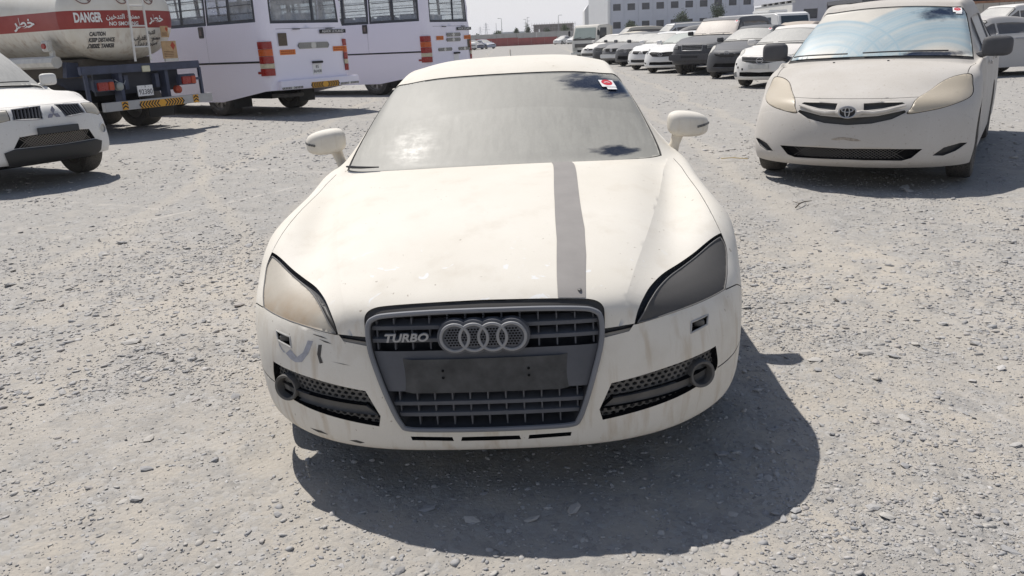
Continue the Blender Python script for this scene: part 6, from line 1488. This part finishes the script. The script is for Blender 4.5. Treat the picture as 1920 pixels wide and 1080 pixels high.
    for k in range(18): MBx('box', (-.4+k*.98,-.5,3.3), (.10,.10,6.6)).build('scaffold_pole', sc, u)
    for z in (1.,2.2,3.4,4.6,5.8): MBx('box', (8,-.55,z), (17.2,.10,.10)).build('scaffold_rail', sc, u)
    sh = thing('low_pale_shed', 'low pale blue-grey shed behind the boundary wall', 'building', (-17.5,262,0)); MBx('box', (4.8,3,1.55), (9.6,6,3.1)).build('wall', plain('shed_blue_grey', (.42,.46,.50), .7, var=.06), sh); MBx('box', (4.8,3,3.2), (10,6.4,.2)).build('roof', plain('shed_blue_roof', (.50,.53,.56), .6), sh)
    sh = thing('low_brown_shed', 'low brownish hut left of the pale shed behind the wall', 'building', (-24.5,262,0)); MBx('box', (3.,3,1.3), (6,6,2.6)).build('wall', plain('hut_brown', (.34,.31,.28), .8), sh); MBx('box', (3.,3,2.7), (6.3,6.3,.2)).build('roof', plain('shed_blue_roof', (.50,.53,.56), .6), sh)
    sh = thing('white_gatehouse', 'tiny white gatehouse behind the wall by the scaffolded building', 'building', (-4.9,240,0)); MBx('box', (1.0,1,1.35), (2.2,2,2.7)).build('wall', M_WHITE, sh); MBx('box', (1.9,.8,1.75), (.35,.4,3.5)).build('pillar', M_WHITE, sh)
    # street lamps, masts, pylons
    steel = plain('lamp_steel', (.30,.31,.32), .5, .3)
    for lab, x, y, h, dr in (('single-arm street lamp left of the antenna mast', -11.3,200,5.9,-1), ('single-arm street lamp above the scaffolded building', 2.1,200,6.0,1)):
        o = thing('street_lamp', lab, 'street lamp', (x,y,0), 0, 'street lamps beyond the wall')
        MBx('tube', [(0,0,0),(0,0,h*.6),(0,0,h)], [.09,.07,.05], 8).build('pole', steel, o); MBx('tube', [(0,0,h-.02),(dr*.25,0,h+.1),(dr*.45,0,h+.1)], .05, 6).build('arm', steel, o); MBx('box', (dr*.65,0,h+.1), (.5,.2,.1)).build('lamp_head', steel, o, bevel=.02)
    o = thing('slim_pole', 'slim bare pole left of the left street lamp', 'pole', (-12.6,200,0)); MBx('tube', [(0,0,0),(0,0,2.5),(0,0,4.9)], [.08,.07,.04], 8).build('shaft', steel, o); MBx('box', (0,0,4.9), (.14,.14,.1)).build('cap', steel, o)
    o = thing('antenna_mast', 'antenna mast with short cross arms rising behind a tree', 'mast', (-5.5,210,0)); MBx('tube', [(0,0,0),(0,0,6.2)], [.08,.05], 8).build('shaft', steel, o); MBx('tube', [(-.45,0,0),(-.45,0,5.6)], [.05,.04], 6).build('shaft', steel, o)
    for k in range(8): MBx('box', (-.25+(.5 if k % 2 else -.35),0,3.2+k*.42), (.65,.06,.09)).build('cross_arm', steel, o)
    py = plain('pylon_steel', (.50,.51,.53), .6)
    for lab, x, y, h in (('nearer lattice power pylon far beyond the wall', -37.6,500,10.6), ('fainter lattice power pylon at the far left', -57.5,700,11.5)):
        o = thing('power_pylon', lab, 'pylon', (x,y,0), 0, 'power pylons on the horizon')
        for sx in (-1,1):
            for sy in (-1,1): MBx('tube', [(sx*1.1,sy*1.1,0),(sx*.45,sy*.45,h*.6),(sx*.1,sy*.1,h)], .10, 5).build('leg', py, o)
        for k in range(6):
            z = h*k/6; w_ = 1.1-.65*min(1, k/3.6); w2 = 1.1-.65*min(1, (k+1)/3.6)
            for sg in (1,-1): MBx('bar', (sg*w_,-w_,z), (-sg*w2,-w2,z+h/6), .08).build('brace', py, o)
        for z in (.65,.78,.9): MBx('box', (0,0,h*z), (4.4-3*(z-.65)*2,.15,.15)).build('cross_arm', py, o)
    # trees
    leafm = [leaf_mat('leaf_%d' % k, c) for k, c in enumerate(((.060,.085,.030),(.045,.070,.028),(.075,.095,.045)))]
    bark = plain('bark', (.13,.10,.075), .9)
    for lab, x, y, h, r_, k in (('rounded bush left of the pale shed beyond the wall', -11.9,190,3.3,1.35,0), ('small pointed tree in front of the pale shed', -7.5,190,3.6,.7,1), ('dark conical tree at the foot of the antenna mast', -4.9,190,4.3,.95,1), ('dark bush in front of the scaffolded building, left one', -.5,190,3.5,1.0,1), ('bright green bush at the right end of the scaffolded building', 3.5,190,3.9,1.2,0), ('bushy shrub far left beside the second bus', -16.2,190,2.9,1.2,2),
            ('green shrub at the left end of the works building windows', 15.2,158,3.4,1.2,0), ('tall feathery tree before the works building, left of the four-by-four', 22.2,140,4.6,1.4,1), ('feathery tree before the works building over the four-by-four roof', 23.6,120,4.9,1.2,1), ('slim green shrub at the corner of the white gabled shed', 9.8,215,3.,.5,2)):
        small_tree(lab, (x,y,0), h, r_, leafm[k], bark)

def leaf_mat(name, c):
    t = NT(name); n = t.noise(3, 3, .6); t.base(t.mix(t.map(n, .3, .7), tuple(x*.7 for x in c), tuple(x*1.35 for x in c))); t.rough(.6, .3); return t.m
def small_tree(label, loc, h, r, leaf, bark):
    o = thing('small_tree', label, 'tree', loc, 0, 'trees and shrubs beyond the yard'); rg = np.random.default_rng(int(abs(loc[0]*97+loc[1])))
    m = MB(); m.tube([(0,0,0),(.05,0,h*.35),(-.03,.02,h*.8)], [.10,.075,.03], 7)
    for k in range(6):
        a = k*1.05; z = h*(.3+.08*k); m.tube([(0,0,z),(math.cos(a)*r*.5,math.sin(a)*r*.5,z+.35*r)], [.04,.015], 5)
    m.build('trunk', bark, o)
    n = 1700; cl = rg.normal(size=(14,3)); cl /= np.linalg.norm(cl, axis=1, keepdims=True); cl *= rg.uniform(.25,.85,(14,1))
    c = cl[rg.integers(0,14,n)]+rg.normal(size=(n,3))*.20; V = []; F = []
    for i in range(n):
        p = np.array([c[i,0]*r, c[i,1]*r, h*.60+c[i,2]*h*.40]); 
        if p[2] < .25: p[2] = .25+rg.uniform(0,.3)
        a = rg.normal(size=3); a /= np.linalg.norm(a); b = np.cross(a, rg.normal(size=3)); b /= np.linalg.norm(b)+1e-9; s_ = rg.uniform(.07,.16)*(.7+r*.3)
        k = len(V); V += [p-a*s_, p+b*s_*.45, p+a*s_, p-b*s_*.45]; F.append((k,k+1,k+2,k+3))
    mesh_obj('crown', V, F, leaf, o, smooth=False)
    return o
def build_haze():
    t = bpy.data.materials.new('dusty_air'); t.use_nodes = True; n = t.node_tree; n.nodes.clear(); o = n.nodes.new('ShaderNodeOutputMaterial'); v = n.nodes.new('ShaderNodeVolumePrincipled')
    v.inputs['Color'].default_value = (.93,.93,.96,1); v.inputs['Density'].default_value = HAZE_DENSITY; v.inputs['Anisotropy'].default_value = .2; n.links.new(v.outputs[0], o.inputs['Volume'])
    h = MBx('box', (0,735,6.0), (1860,1590,14.2)).build('haze', t, smooth=False); tag(h, 'thin pale dusty haze filling the air over the yard', 'haze', kind='stuff')
HAZE_DENSITY = .00042
build_ground()
build_site()
build_haze()
build_tanker((-7.5,13.7,0), R(64))
build_bus('white bus whose rear stands between the tanker and the other bus', (-5.30,16.93,0), R(56), BUS1)
build_bus('white bus farther back with four chevron boards on its rear', (-2.73,22.84,0), R(63.2), BUS2)
build_lorry((2.15,47.5,0), R(-37))
build_row()
build_minivan()
build_offroader()
build_coupe()
build_litter()
